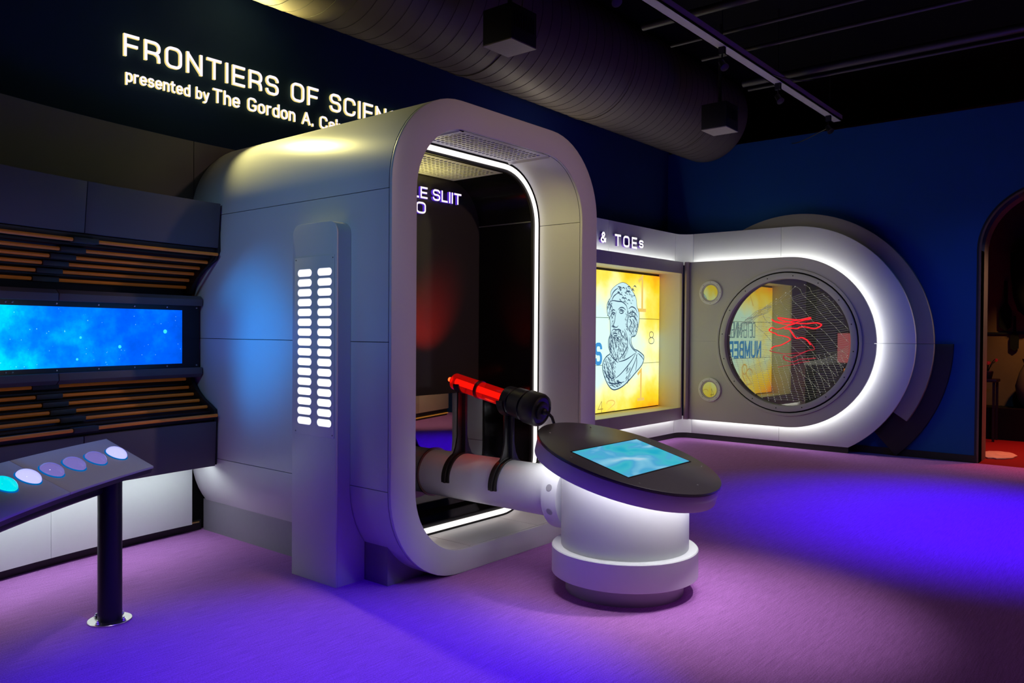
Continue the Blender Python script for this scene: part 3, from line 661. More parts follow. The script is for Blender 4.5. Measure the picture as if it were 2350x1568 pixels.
# black kick
q = G(); q.box(XB + .01, XB + .04, 3.07, 5.2, 0, .075)
r = .17; P = [(XB + .01, 5.2)] + [(XB + .01 - r + r * cos(radians(a)), YB + .01 - r + r * sin(radians(a))) for a in range(0, 91, 15)] + [(10.13, YB + .01)]
q.ring([(a, b, 0) for a, b in P], [(a + .03, b + .03, 0) for a, b in P], (0, 0, .075), closed=False)
q.box(5.9, 10.13, YB + .01, YB + .04, 0, .075); q.build('toe_kick', BLACK, ne)
# inner panel, right wall: upper and lower half around the round window
RW = .955; WY, WZ = 3.83, 1.378
def half(sg_):
    G_ = .0006; zb_ = WZ + sg_ * G_; A = sorted([180. * k / 72 for k in range(73)] + [math.degrees(atan2(RI + sg_ * (ZC - WZ), 5.25 - WY))])
    o = []; w_ = []
    for a in A:
        ca, sa = cos(radians(a)), sin(radians(a)); w_.append((WY + RW * ca, WZ + sg_ * max(RW * sa, G_)))
        t = 99.
        if ca > 1e-9: t = min(t, (5.25 - WY) / ca)
        if sa > 1e-9:
            th = (RI + sg_ * (ZC - WZ)) / sa
            if WY + th * ca >= YCc: t = min(t, th)
        if WY + t * ca < YCc or t > 90:           # on the round end
            dy, dz = WY - YCc, sg_ * (WZ - ZC); bq = dy * ca + dz * sa; t = -bq + sqrt(bq * bq - dy * dy - dz * dz + RI * RI)
        o.append((WY + t * ca, WZ + sg_ * max(t * sa, G_)))
    q = G(); q.ring(YZ(o, XI), YZ(w_, XI), (.03, 0, 0), closed=False); return q.build('inner_panel', GREYP, ne)
half(1); half(-1)
# light strip hidden behind the rim of the inner panel
def rim(r): return [(5.2, ZC + r)] + [(YCc - r * sin(radians(a)), ZC + r * cos(radians(a))) for a in range(0, 181, 6)] + [(5.2, ZC - r)]
q = G(); q.ring(YZ(rim(RI - .010), XB - .085), YZ(rim(RI - .028), XB - .085), (.030, 0, 0), closed=False)
q.build('light_strip', LEDW, ne).__setitem__('label', 'white light strip behind the inner panel rim')
q = G(); q.ring(YZ(rim(RI - .032), XI + .032), YZ(rim(RI - .045), XI + .032), (XB - XI - .034, 0, 0), closed=False); q.build('rim_wall', PANEL2, ne)
# inner panel, back wall with the screen opening
OX0, OX1, OZ0, OZ1 = 6.80, 10.10, .445, 2.32
Z0i, Z1i = ZC - RI, ZC + RI
for b in ((8.27 + G_, 10.14, OZ1, Z1i), (6.2, 8.27 - G_, OZ1, Z1i), (8.27 + G_, 10.14, Z0i, OZ0), (6.2, 8.27 - G_, Z0i, OZ0), (OX1, 10.14, OZ0 + G_, OZ1 - G_), (6.2, OX0, OZ0 + G_, OZ1 - G_)):
    q = G(); q.box(b[0], b[1], YI, YI + .03, b[2], b[3]); q.build('inner_panel', GREYP, ne)
q = G(); q.cyl((10.165, 5.215, Z0i), (10.165, 5.215, Z1i), .035, 16); q.build('corner_post', mat('satin_corner_post', (.45, .38, .40), .35, .3), ne)
for z_ in (Z1i - .03, Z0i + .012):
    q = G(); q.box(6.2, 10.13, YB - .085, YB - .055, z_, z_ + .018); q.build('light_strip', LEDW, ne)
for z_ in (Z1i - .045, Z0i + .032):
    q = G(); q.box(6.2, 10.13, YI + .032, YB, z_, z_ + .013); q.build('rim_wall', PANEL2, ne)
# screen recess
YV = 5.62
q = G(); q.box(OX0, OX1, YI + .03, YV, OZ1, OZ1 + .012); q.box(OX0, OX1, YI + .03, YV, OZ0 - .012, OZ0); q.box(OX1, OX1 + .012, YI + .03, YV, OZ0, OZ1); q.box(OX0 - .012, OX0, YI + .03, YV, OZ0, OZ1)
q.build('screen_reveal', PANEL2, ne)
q = G(); q.box(OX0 - .05, OX1 + .03, YV, YV + .03, OZ0 - .03, OZ1 + .03); q.build('screen_backing', BLACK, ne)
def wash_mat():
    m = bpy.data.materials.new('warm_wash_screen'); m.use_nodes = True; nt = m.node_tree; nt.nodes.remove(nt.nodes['Principled BSDF'])
    tc = nd(nt, 'ShaderNodeTexCoord'); sep = nd(nt, 'ShaderNodeSeparateXYZ'); nt.links.new(tc.outputs['Object'], sep.inputs[0])
    def M(op, a, b=None):
        n = nd(nt, 'ShaderNodeMath', operation=op)
        for i, v in enumerate((a, b)):
            if v is None: continue
            if isinstance(v, (int, float)): n.inputs[i].default_value = v
            else: nt.links.new(v, n.inputs[i])
        return n.outputs[0]
    n1 = nd(nt, 'ShaderNodeTexNoise'); n1.inputs['Scale'].default_value = 1.6; n1.inputs['Detail'].default_value = 5; nt.links.new(tc.outputs['Object'], n1.inputs['Vector'])
    dz = M('ABSOLUTE', M('SUBTRACT', sep.outputs['Z'], 1.38))
    dz = M('POWER', M('DIVIDE', dz, .95), 1.8)
    # warmer towards both sides
    bx = M('MULTIPLY', M('MAXIMUM', M('SUBTRACT', M('ABSOLUTE', sep.outputs['X']), .40), 0.), .30)
    v = M('ADD', M('MULTIPLY', dz, .55), M('MULTIPLY', M('SUBTRACT', n1.outputs['Fac'], .5), 1.1)); v = M('ADD', v, bx)
    cr = nd(nt, 'ShaderNodeValToRGB'); e = cr.color_ramp.elements
    e[0].position = .10; e[0].color = (.62, .92, .78, 1); e[1].position = .98; e[1].color = (1, .24, .01, 1)
    for ps, c in ((.30, (.82, .88, .42, 1)), (.48, (.92, .72, .10, 1)), (.66, (.95, .58, .02, 1)), (.82, (1, .42, .01, 1))):
        k = e.new(ps); k.color = c
    nt.links.new(v, cr.inputs[0])
    em = nd(nt, 'ShaderNodeEmission'); em.inputs[1].default_value = 1.25; nt.links.new(cr.outputs[0], em.inputs[0])
    nt.links.new(em.outputs[0], nt.nodes['Material Output'].inputs[0]); return m
WASH = wash_mat()
vw = thing('video_wall', (8.45, YV - .012, 0), 'three by three video wall showing a bearded bust and numbers on yellow', 'video wall')
CW, CH_ = 1.088, .6105
for i in range(3):
    for j in range(3):
        xr = 10.086 - i * CW; zb = .459 + j * CH_
        q = G(); q.box(xr - CW + .004, xr - .004, YV - .02, YV - .002, zb + .0035, zb + CH_ - .0035); q.build('display_panel', WASH, vw)
# flat picture content on the screen
YP = YV - .021
def flat(name, polys, m, lift=.0005, parent=vw, z=None):
    q = G()
    for P in polys: q.prism([(a, YP - lift, b) for a, b in P], (0, lift * .6, 0))
    return q.build(name, m, parent)
zs = lambda P: [hitY(1360 + a / 4.124, 600 + b / 4.124, YP) for a, b in P]
sil = [(240, 215), (285, 200), (330, 220), (375, 280), (410, 350), (418, 430), (435, 470), (440, 540), (430, 620), (405, 700), (365, 720), (366, 780), (392, 830), (425, 845), (470, 880), (485, 910), (465, 980), (400, 1060), (340, 1130), (280, 1185), (215, 1215), (175, 1205), (140, 1160), (110, 1090), (92, 1010), (100, 950), (130, 900), (165, 870), (150, 810), (150, 740), (165, 690), (165, 600), (160, 535), (140, 500), (135, 420), (150, 370), (170, 340), (170, 290), (195, 250)]
def smooth(P, closed=True, n=4):
    out = []; m_ = len(P)
    for i in range(m_ if closed else m_ - 1):
        p0, p1, p2, p3 = [P[(i + k) % m_] if closed else P[min(max(i + k, 0), m_ - 1)] for k in (-1, 0, 1, 2)]
        for k in range(n):
            t = k / n
            out.append(tuple(.5 * (2 * p1[d] + (p2[d] - p0[d]) * t + (2 * p0[d] - 5 * p1[d] + 4 * p2[d] - p3[d]) * t * t + (3 * p1[d] - p0[d] - 3 * p2[d] + p3[d]) * t ** 3) for d in (0, 1)))
    if not closed: out.append(P[-1])
    return out
flat('portrait_ground', [zs(smooth(sil))], emat('screen_pale_cyan', (.62, .90, .95), 1.0), .001)
INK = emat('screen_ink', (.035, .07, .13), 1.0)
def ribbons(lines, wpx):
    q = G()
    for P in lines:
        P = zs(P)
        if len(P) < 2: continue
        V = []; n = len(P)
        for i, p in enumerate(P):
            a, b = P[max(i - 1, 0)], P[min(i + 1, n - 1)]; dx, dz = b[0] - a[0], b[1] - a[1]; l = hypot(dx, dz) or 1
            ww = wpx * (.35 + .65 * sin(pi * (i + .3) / (n - .4)))
            V += [(p[0] - dz / l * ww, YP - .0022, p[1] + dx / l * ww), (p[0] + dz / l * ww, YP - .0022, p[1] - dx / l * ww)]
        q.add(V, [(2 * i, 2 * i + 2, 2 * i + 3, 2 * i + 1) for i in range(n - 1)])
    return q
S = lambda *P: smooth(list(P), False, 4)
main = [smooth(sil) + [smooth(sil)[0]],
    S((160, 385), (190, 372), (235, 378), (280, 385), (318, 420), (330, 470)), S((175, 340), (190, 300), (215, 270), (240, 255)), S((180, 370), (200, 330), (235, 300)),
    S((330, 470), (335, 520), (325, 590), (335, 650)), S((180, 470), (195, 458), (212, 466)), S((240, 458), (262, 438), (290, 440), (312, 462)),
    S((180, 492), (196, 483), (210, 492), (196, 502), (180, 492)), S((250, 480), (268, 468), (290, 482), (268, 494), (250, 480)), S((248, 465), (270, 456), (300, 474)),
    S((222, 470), (214, 520), (206, 570), (196, 605), (208, 622), (232, 622), (240, 606)), S((196, 605), (190, 616), (204, 628)),
    S((180, 660), (200, 642), (225, 648), (250, 644), (262, 670), (282, 710)), S((192, 690), (215, 680), (236, 690)), S((198, 700), (216, 706), (234, 698)), S((178, 662), (172, 700), (165, 730)),
    S((300, 640), (322, 700), (330, 780), (310, 840), (280, 890), (245, 930)), S((165, 690), (158, 760), (170, 840), (190, 890), (225, 940)),
    S((345, 720), (352, 780), (380, 830), (415, 860)), S((245, 950), (290, 940), (340, 915), (400, 870)), S((415, 850), (380, 920), (330, 990), (260, 1070), (210, 1110)),
    S((425, 870), (395, 960), (350, 1060), (310, 1140)), S((430, 870), (460, 900), (480, 930)), S((412, 880), (416, 960), (405, 1040)), S((165, 880), (195, 920), (240, 960)),
    S((120, 930), (140, 1010), (160, 1090), (185, 1110), (215, 1090)), S((150, 920), (175, 990), (190, 1060), (205, 1090)), S((105, 980), (125, 1060), (155, 1130), (200, 1190)), S((140, 1140), (190, 1160), (250, 1150), (300, 1140)),
    S((340, 450), (370, 430), (405, 450), (420, 490)), S((335, 500), (365, 480), (400, 490), (425, 530)), S((345, 530), (385, 520), (420, 560)), S((345, 545), (365, 580), (350, 640), (370, 690)), S((375, 545), (400, 590), (385, 650), (390, 690)), S((410, 550), (425, 600), (405, 660))]
for k in range(16):      # curls of the hair
    x, y = random.uniform(225, 390), random.uniform(235, 380); main.append(S((x, y), (x + 9, y - 9), (x + 20, y - 4), (x + 26, y + 8)))
ribbons(main, .0075).build('portrait_outline', INK, vw)
hat = []
def hatch(n, xr, yr, ang, ln, inside=None, j=.35):
    for _ in range(n):
        x, y = random.uniform(*xr), random.uniform(*yr)
        if inside and not inside(x, y): continue
        a = radians(ang) + random.uniform(-j, j); l = ln * random.uniform(.6, 1.3)
        hat.append([(x, y), (x + l * .5 * cos(a) + 2, y + l * .5 * sin(a)), (x + l * cos(a), y + l * sin(a))])
ell = lambda cx, cy, rx, ry: (lambda x, y: ((x - cx) / rx) ** 2 + ((y - cy) / ry) ** 2 < 1)
hatch(330, (155, 330), (640, 930), 80, 26, lambda x, y: ell(242, 780, 88, 150)(x, y) and not ell(215, 690, 38, 14)(x, y))
hatch(190, (95, 235), (890, 1140), 70, 26, ell(155, 1010, 58, 125), .2)
hatch(120, (140, 200), (300, 530), 95, 22, ell(163, 440, 26, 95))
hatch(110, (330, 430), (440, 700), 75, 24, ell(375, 580, 48, 135))
hatch(40, (175, 215), (460, 640), 85, 18, ell(186, 540, 18, 90))
hatch(40, (300, 335), (420, 640), 80, 18, ell(322, 540, 16, 110))
hatch(60, (310, 400), (980, 1130), 118, 34, ell(345, 1050, 22, 90), .1)
hatch(50, (150, 260), (1100, 1190), 20, 26, ell(200, 1150, 55, 38), .3)
hatch(60, (200, 400), (230, 400), 40, 16, ell(320, 320, 80, 90))
ribbons(hat, .0046).build('portrait_hatching', INK, vw).__setitem__('kind', 'stuff')
# words and numbers shown on the screen
BLU = emat('screen_blue_word', (.06, .32, .72), 1.0); SLATE = emat('screen_slate_word', (.16, .30, .38), 1.0)
GHOST = emat('screen_ghost_number', (.90, .60, .14), 1.0); DKN = emat('screen_dark_number', (.03, .05, .09), 1.0)
def word(t, x0, x1, zb, cap_, m, wt=.1, gap=.36, lab=None):
    letters(t, vw, x0, x1, zb, cap_, Vector((0, YP - .0012, 0)), .0008, [m, m], wt, gap, name='printed_word' if m in (BLU, SLATE) else 'printed_number')
word('NUMBERS', 7.25, hitY(1381, 810, YP)[0], hitY(1372, 838.5, YP)[1], .288, BLU, .20, .36)
word('DETERMINED', 7.485, 8.415, 1.412, .26, SLATE, .08, .24)
def num(t, px0, px1, pyb, pyt, m, wt=.1):
    xm = (px0 + px1) / 2; word(t, hitY(px0, pyb, YP)[0], hitY(px1, pyb, YP)[0], hitY(xm, pyb, YP)[1], hitY(xm, pyt, YP)[1] - hitY(xm, pyb, YP)[1], m, wt)
num('8', 1488, 1501, 790, 761, DKN, .05)
num('1', 1464, 1480, 716, 632, GHOST); num('1', 1462, 1476, 920, 846, GHOST)
num('4', 1371, 1384, 948, 921, emat('screen_brown_number', (.28, .20, .06), 1.0), .07); num('2', 1390, 1412, 944, 918, GHOST, .10)
word('7', 7.45, 7.75, 1.95, .26, GHOST); word('2', 7.55, 7.8, .62, .28, GHOST); word('9', 7.75, 7.95, .68, .3, GHOST)
# lettering over the video wall
ts = thing('lit_sign', (8.55, YB - .03, 2.55), 'small white letters spelling & TOEs on the white band above the video wall', 'sign')
LETV2 = mat('violet_letter_side', (.16, .07, .45), .5)
for t, pa, pb, pyb, pyt in (('&', 1377, 1391, 557.5, 531.5), ('TOE', 1410, 1461.5, 567.5, 541.5), ('s', 1465.5, 1476.5, 569.5, None)):
    xm = (pa + pb) / 2; Yl = YB - .03
    zb_ = hitY(xm, pyb, Yl)[1]; cp = .135 if pyt is None else hitY(xm, pyt, Yl)[1] - zb_
    letters(t, ts, hitY(pa, pyb, Yl)[0], hitY(pb, pyb, Yl)[0], zb_, cp, Vector((0, YB, 0)), .03, [emat('toes_face', (1, .95, 1), 1.5), LETV2], .20, .50, stand=.004)
# round window
wn = struct(thing('window_1', (XI, WY, WZ - .95), 'large round porthole window with white grid and red line drawing', 'window'))
del wn['category'], wn['label']
def ringX(name, y, z, r0, r1, x0, x1, m, parent, n=72, bevel=.003):
    q = G(); q.ring([(x0, y + r1 * cos(2 * pi * k / n), z + r1 * sin(2 * pi * k / n)) for k in range(n)], [(x0, y + r0 * cos(2 * pi * k / n), z + r0 * sin(2 * pi * k / n)) for k in range(n)], (x1 - x0, 0, 0))
    return q.build(name, m, parent, bevel=bevel)
ringX('outer_ring', WY, WZ, .915, .953, XI - .018, XI + .05, GREYP, wn)
ringX('ring_groove', WY, WZ, .898, .914, XI - .004, XI + .05, BLACKM, wn, bevel=0)
ringX('inner_ring', WY, WZ, .822, .897, XI - .03, XI + .05, mat('light_grey_ring', (.50, .50, .49), .4), wn)
ringX('window_tunnel', WY, WZ, .824, .835, XI + .05, XB + .02, BLACK, wn, bevel=0)
for k in range(16):
    a = 2 * pi * (k + .3) / 16
    q = G(); q.lathe((XI - .03, WY + .86 * cos(a), WZ + .86 * sin(a)), (-1, 0, 0), [(0, .008), (.002, .007), (.003, .002)], 8); q.build('ring_screw', BLACK, wn)
XG = 10.225; TILT = math.tan(radians(1.75))     # the pane sits very slightly turned in its ring
def xg(y, d): return XG + (y - WY) * TILT - d
q = G()
nn_ = Vector((1, -TILT, 0)).normalized(); q.lathe((XG, WY, WZ), nn_, [(0, .823), (.01, .823)], 72); q.build('glass_pane', ONEWAY, wn)
# white grid etched on the pane: threads and dotted contour lines
ETCH = emat('etched_white', (.60, .60, .50), .30); DOT = emat('etched_dot', (.9, .9, .8), .5)
q = G(); qd = G(); nth = 0
def zp(a, b): return hitX(1640 + a / 4.356, 600 + b / 4.356, XG)
def inside(p): return (p[0] - WY) ** 2 + (p[1] - WZ) ** 2 < .805 ** 2
def thread(P, wd, dots=0, dr=.0042):
    P = [zp(*p) for p in P]
    for p, r_ in zip(P[:-1], P[1:]):
        if not (inside(p) and inside(r_)): continue
        dx, dz = r_[0] - p[0], r_[1] - p[1]; l = hypot(dx, dz) or 1; ny, nz = -dz / l * wd, dx / l * wd
        q.add([(xg(a, .003), a, b) for a, b in ((p[0] + ny, p[1] + nz), (r_[0] + ny, r_[1] + nz), (r_[0] - ny, r_[1] - nz), (p[0] - ny, p[1] - nz))], [(0, 1, 2, 3)])
    if dots:
        for p in P[::dots]:
            if inside(p): qd.add([(xg(p[0], .0036), p[0] + dr * cos(k * pi / 3), p[1] + dr * sin(k * pi / 3)) for k in range(6)], [list(range(6))])
for k in range(30):             # fan of nearly level threads
    yl = 470 + k * 17; yr = 180 + k * 25
    thread([(430 + 48 * i, yl + (yr - yl) * (i / 20) + (10 * sin(i * .5 + k * .3))) for i in range(21)], .0010)
for k in range(11):             # dotted lines that crest at the upper left and run down to the right
    x0, y0 = 330 + k * 95, 560 - k * 62
    if k > 5: y0 = 235
    thread([(x0 + 26 * i, y0 + (26 * i * 1.02 if i > 2 else 6 * i * i) + (8 * sin(i * .7))) for i in range(34)], .0013, 2)
    if k < 6: thread([(x0 - 24 * i, y0 + 4 + 22 * i) for i in range(9)], .0010, 2)
for k in range(22):             # lower sheet, steep dotted lines
    x0 = 150 + k * 56
    thread([(x0 + i * (6.5 + .25 * (k - 8)), 945 + 23 * i + 14 * sin(k * .6) + 8 * sin(i * .8 + k)) for i in range(21)], .0007, 1, .0036)
for k in range(24):             # lower sheet, level threads
    yl = 960 + k * 19
    thread([(120 + 58 * i, yl + 14 * sin(i * .55 + k * .25) - (22 - k * .9) * (i / 22) ** 2 * 3) for i in range(23)], .0009)
for k in range(9):              # bright fold rising at the right
    thread([(900 + 25 * i, 1000 + k * 4 - (i / 20) ** 2.2 * (205 - k * 24)) for i in range(21)], .0012)
for k in range(8):              # pale folds over the left side
    thread([(300 + 14 * i, 640 - k * 9 - 8.6 * i + 10 * sin(i * .5 + k)) for i in range(20)], .0014)
    thread([(330 + 12 * i, 1150 - k * 13 - 4.2 * i) for i in range(20)], .0011)
    thread([(260 + 20 * i, 560 + 46 * k + 5 * sin(i + k)) for i in range(16)], .0008, 3)
q.build('grid_threads', ETCH, wn).__setitem__('kind', 'stuff')
qd.build('grid_dots', DOT, wn).__setitem__('kind', 'stuff')
RED = emat('red_line', (1, .02, .03), 1.3); RED2 = emat('dim_red_line', (.55, .03, .06), .8)
def redline(pts, wd, m):
    P = smooth([hitX(1640 + a / 4.356, 600 + b / 4.356, XG - .01) for a, b in pts], False, 3); n = len(P); q = G()
    q.tube([(xg(a, .010), a, b) for a, b in P], wd * .8, 6); q.build('red_contour', m, wn)
redline([(568, 580), (600, 600), (680, 610), (800, 595), (900, 575), (960, 562), (945, 580), (860, 585), (760, 580), (690, 570), (630, 565), (660, 585), (740, 605), (820, 620), (920, 622), (1010, 615), (1050, 622), (1070, 636), (1040, 660), (990, 672), (900, 655), (845, 660), (830, 672), (760, 668), (700, 672)], .0085, RED)
redline([(568, 580), (590, 600), (650, 620), (720, 632), (790, 622), (840, 605), (930, 580)], .006, RED)
redline([(800, 625), (730, 645), (680, 665), (620, 678), (570, 662), (540, 688), (570, 710), (610, 722), (620, 735), (680, 745), (735, 760), (755, 780), (735, 800), (660, 838), (590, 852), (560, 880)], .007, RED)
redline([(700, 675), (745, 680), (775, 720), (815, 770), (870, 762), (920, 785), (945, 812), (960, 835)], .009, RED)
redline([(945, 800), (975, 835), (1000, 880), (940, 890), (870, 915), (800, 918), (700, 925), (580, 905), (545, 890)], .005, RED2)
redline([(930, 895), (850, 930), (770, 962), (700, 940), (685, 960), (700, 985), (780, 1005), (850, 980), (930, 975), (1010, 968)], .005, RED2)
redline([(630, 1058), (700, 1045), (790, 1030), (870, 1010), (950, 1000)], .004, RED2)
# two small portholes
for nme, yc, zc, pr in (('window_2', 4.87, 2.045, .155), ('window_3', 4.87, .712, .155)):
    pw = struct(thing(nme, (XI, yc, zc - pr), '', 'window')); del pw['category'], pw['label']
    ringX('outer_ring', yc, zc, .125, .165, XI - .022, XI + .002, PANEL2, pw, 40)
    ringX('inner_ring', yc, zc, .105, .124, XI - .016, XI + .002, GREYP, pw, 40)
    q = G(); q.lathe((XI - .010, yc, zc), (1, 0, 0), [(0, .106), (.006, .106)], 40); q.build('glass_pane', mat('dim_one_way_glass', (.36, .38, .30), .03, 1.), pw)
    for k in range(8):
        a = 2 * pi * k / 8; q = G(); q.lathe((XI - .022, yc + .145 * cos(a), zc + .145 * sin(a)), (-1, 0, 0), [(0, .005), (.002, .003)], 6); q.build('ring_screw', DKGREY, pw)
# backing discs on the blue wall behind the rounded end
def disc(r0, r1, a0, a1, x0, x1, name, m, yc=YCc - .005, zc=ZC):
    n = 40; A = [radians(a0 + (a1 - a0) * k / n) for k in range(n + 1)]
    q = G(); q.ring([(x0, yc - r1 * cos(a), zc + r1 * sin(a)) for a in A], [(x0, yc - r0 * cos(a), zc + r0 * sin(a)) for a in A], (x1 - x0, 0, 0), closed=False)
    return q.build(name, m, ne, bevel=.003)
disc(1.30, 1.675, -34, -.06, 10.42, 10.50, 'backing_disc', OLIVE); disc(1.30, 1.675, .06, 125, 10.42, 10.50, 'backing_disc', OLIVE)
disc(1.30, 1.86, -47.7, 0, 10.50, 10.575, 'dark_backing_disc', BLACK)

# ================================================================== KIOSK
KX, KY = 4.012, 2.445
ki = thing('touch_kiosk', (KX, KY, 0), 'white round kiosk with tilted dark oval top and blue touch screen', 'kiosk')
q = G(); q.lathe((KX, KY, 0), (0, 0, 1), [(0, .342), (.10, .342)], 64); q.build('base_drum', mat('grey_drum', (.42, .42, .43), .5), ki)
q = G(); q.lathe((KX, KY, .10), (0, 0, 1), [(0, .418), (.004, .4235), (.153, .4235), (.158, .418), (.158, .34)], 72); q.build('collar', WHITEP, ki)
TI = radians(15); KT = Vector((4.0, 2.42, .785)); NT = Vector((0, -sin(TI), cos(TI))); ST = Vector((0, cos(TI), sin(TI))); EX = Vector((1, 0, 0))
RA, RB = .502, .557
def oval(ra, rb, d, n=80): return [KT + EX * (ra * cos(2 * pi * k / n)) + ST * (rb * sin(2 * pi * k / n)) - NT * d for k in range(n)]
n = 64; top = []
for k in range(n):
    x, y = KX + .37 * cos(2 * pi * k / n), KY + .37 * sin(2 * pi * k / n)
    P0 = KT - NT * .078; z = P0.z - (NT.y * (y - P0.y)) / NT.z; top.append(Vector((x, y, z)))
q = G(); q.rings([[Vector((p.x, p.y, .259)) for p in top], top]); q.build('column', mat('white_column', (.52, .53, .55), .42), ki)
q = G(); q.ring(oval(RA - .006, RB - .006, .020), oval(RA - .022, RB - .022, .020), -NT * .092); q.build('rim', PANEL, ki, bevel=.003)
q = G(); q.rings([oval(RA - .023, RB - .023, .020), oval(RA - .023, RB - .023, .075)]); q.build('underside', WHITEP, ki)
q = G(); q.rings([oval(RA - .006, RB - .006, .018), oval(RA, RB, .013), oval(RA - .002, RB - .002, .003), oval(RA - .008, RB - .008, 0)]); q.build('top_plate', DARKTOP, ki)
q = G(); q.ring(oval(.470, .522, .0765, 72), oval(.42, .47, .0765, 72), -NT * .004)
q.build('under_light', emat('led_under_kiosk', (1, .98, 1), 12), ki).__setitem__('label', 'white light ring under the tilted top')
def kscreen():
    m = bpy.data.materials.new('touch_screen_picture'); m.use_nodes = True; nt = m.node_tree; nt.nodes.remove(nt.nodes['Principled BSDF'])
    tc = nd(nt, 'ShaderNodeTexCoord'); mp = nd(nt, 'ShaderNodeMapping'); mp.inputs['Scale'].default_value = (2.2, 5, 5); mp.inputs['Rotation'].default_value = (0, 0, .5); nt.links.new(tc.outputs['Object'], mp.inputs[0])
    n = nd(nt, 'ShaderNodeTexNoise'); n.inputs['Scale'].default_value = 1.3; n.inputs['Detail'].default_value = 2; n.inputs['Distortion'].default_value = .6; nt.links.new(mp.outputs[0], n.inputs['Vector'])
    cr = nd(nt, 'ShaderNodeValToRGB'); e = cr.color_ramp.elements; e[0].position = .3; e[0].color = (.02, .42, .60, 1); e[1].position = .78; e[1].color = (.75, .78, .88, 1)
    for ps, c in ((.42, (.06, .50, .62, 1)), (.52, (.08, .40, .68, 1)), (.62, (.22, .58, .78, 1))): k = e.new(ps); k.color = c
    nt.links.new(n.outputs['Fac'], cr.inputs[0]); em = nd(nt, 'ShaderNodeEmission'); em.inputs[1].default_value = .95; nt.links.new(cr.outputs[0], em.inputs[0])
    nt.links.new(em.outputs[0], nt.nodes['Material Output'].inputs[0]); return m
SCX, SCS = 4.0, -.035
q = G(); q.obox(KT + ST * SCS + NT * .0005, EX, ST, NT, .358, .198, .0008); q.build('screen_bezel', BLACKM, ki)
q = G(); q.obox(KT + ST * SCS + NT * .0018, EX, ST, NT, .348, .188, .0008); q.build('screen', kscreen(), ki)
for sx_, ss in ((-.36, -.30), (.0, -.46), (.36, -.30), (-.43, .10), (.43, .10), (-.2, .43), (.22, .42)):
    q = G(); q.lathe(KT + EX * sx_ + ST * ss, NT, [(0, .006), (.0015, .005), (.002, .001)], 8); q.build('top_screw', SCREWM, ki)
# pipe between the kiosk and the pod
pp = thing('support_pipe', (KX, 3.5, .30), 'thick white horizontal pipe running from the kiosk into the pod', 'pipe')
PXc, PZc = 4.02, .497
q = G(); q.lathe((PXc, 2.905, PZc), (0, 1, 0), [(0, .158), (1.385, .158)], 40); q.build('tube', WHITEP, pp)
q = G(); q.lathe((PXc, 2.795, PZc), (0, 1, 0), [(0, .205), (0.003, .212), (.113, .212), (.117, .205), (.117, .15)], 48); q.build('flange', WHITEP, pp)
q = G(); q.ring([(PXc + .172 * cos(2 * pi * k / 40), GY - .006, PZc + .172 * sin(2 * pi * k / 40)) for k in range(40)], [(PXc + .1595 * cos(2 * pi * k / 40), GY - .006, PZc + .1595 * sin(2 * pi * k / 40)) for k in range(40)], (0, .004, 0)); q.build('glass_collar', mat('bronze_strip', (.35, .22, .18), .35, .8), pp)
for za in (18, -22):      # grip slots in the side of the flange
    a = pi + radians(-za)
    c = Vector((PXc + .2125 * cos(a), 2.853, PZc + .2125 * sin(a)))
    q = G(); q.lathe(c, (cos(a), 0, sin(a)), [(0, .022), (.002, .020), (.0022, .004)], 16); q.build('grip_slot', mat('slot_shadow_grey', (.35, .35, .38), .5), pp)
# laser on two saddle brackets
la = thing('laser_tube', (4.02, 3.45, .65), 'red glowing glass laser tube in a black housing on two brackets', 'laser')
LA = Vector((4.02, 3.83, 1.150)); LB = Vector((4.02, 3.02, .985)); ld = (LB - LA); LL_ = ld.length; ld.normalize()
REDG = bpy.data.materials.new('red_glow_glass'); REDG.use_nodes = True
pn = REDG.node_tree.nodes['Principled BSDF']; pn.inputs['Base Color'].default_value = (.25, .004, .004, 1); pn.inputs['Roughness'].default_value = .08; pn.inputs['Transmission Weight'].default_value = .75
pn.inputs['Emission Color'].default_value = (1, .008, .004, 1); pn.inputs['Emission Strength'].default_value = .22; pn.inputs['IOR'].default_value = 1.2
q = G(); q.lathe(LA, ld, [(0, .036), (.006, .053), (.012, .057), (.225, .057), (.230, .053)], 32); q.build('glass_tube', REDG, la)
q = G(); q.lathe(LA, ld, [(.232, .062), (.255, .062)], 32); q.build('joint_ring', mat('dark_red_ring', (.12, .01, .01), .3), la)
q = G(); q.lathe(LA, ld, [(.257, .054), (.262, .057), (.50, .057)], 32); q.build('glass_tube', REDG, la)
CORE = emat('red_core', (1, .03, .01), 4.5)
q = G(); q.lathe(LA, ld, [(.03, .015), (.49, .015)], 12); q.build('glowing_core', CORE, la)
q = G(); q.lathe(LA, ld, [(-.055, .004), (-.050, .014), (-.035, .018), (-.020, .012), (.0, .010)], 16); q.build('tip_lamp', emat('tip_red', (1, .05, .01), 5), la)
q = G(); q.lathe(LA, ld, [(-.004, .042), (.002, .052), (.010, .053)], 24); q.build('end_cap', STEEL, la)
q = G(); q.lathe(LA, ld, [(.485, 0.0768), (.492, 0.0888), (.545, 0.0936), (.550, 0.0840), (.568, 0.0840), (.573, 0.0984), (.650, 0.1008), (.655, 0.0912), (.670, 0.0912), (.675, 0.1080), (.760, 0.1080), (.778, 0.1008), (.784, 0.0888), (.776, 0.0840), (.776, 0.0600), (.790, 0.0576), (.794, 0.0480), (.794, 0.0240)], 40)
q.build('housing', mat('black_housing', (.014, .014, .015), .35, spec=.5), la)
q = G(); e_ = LA + ld * .80
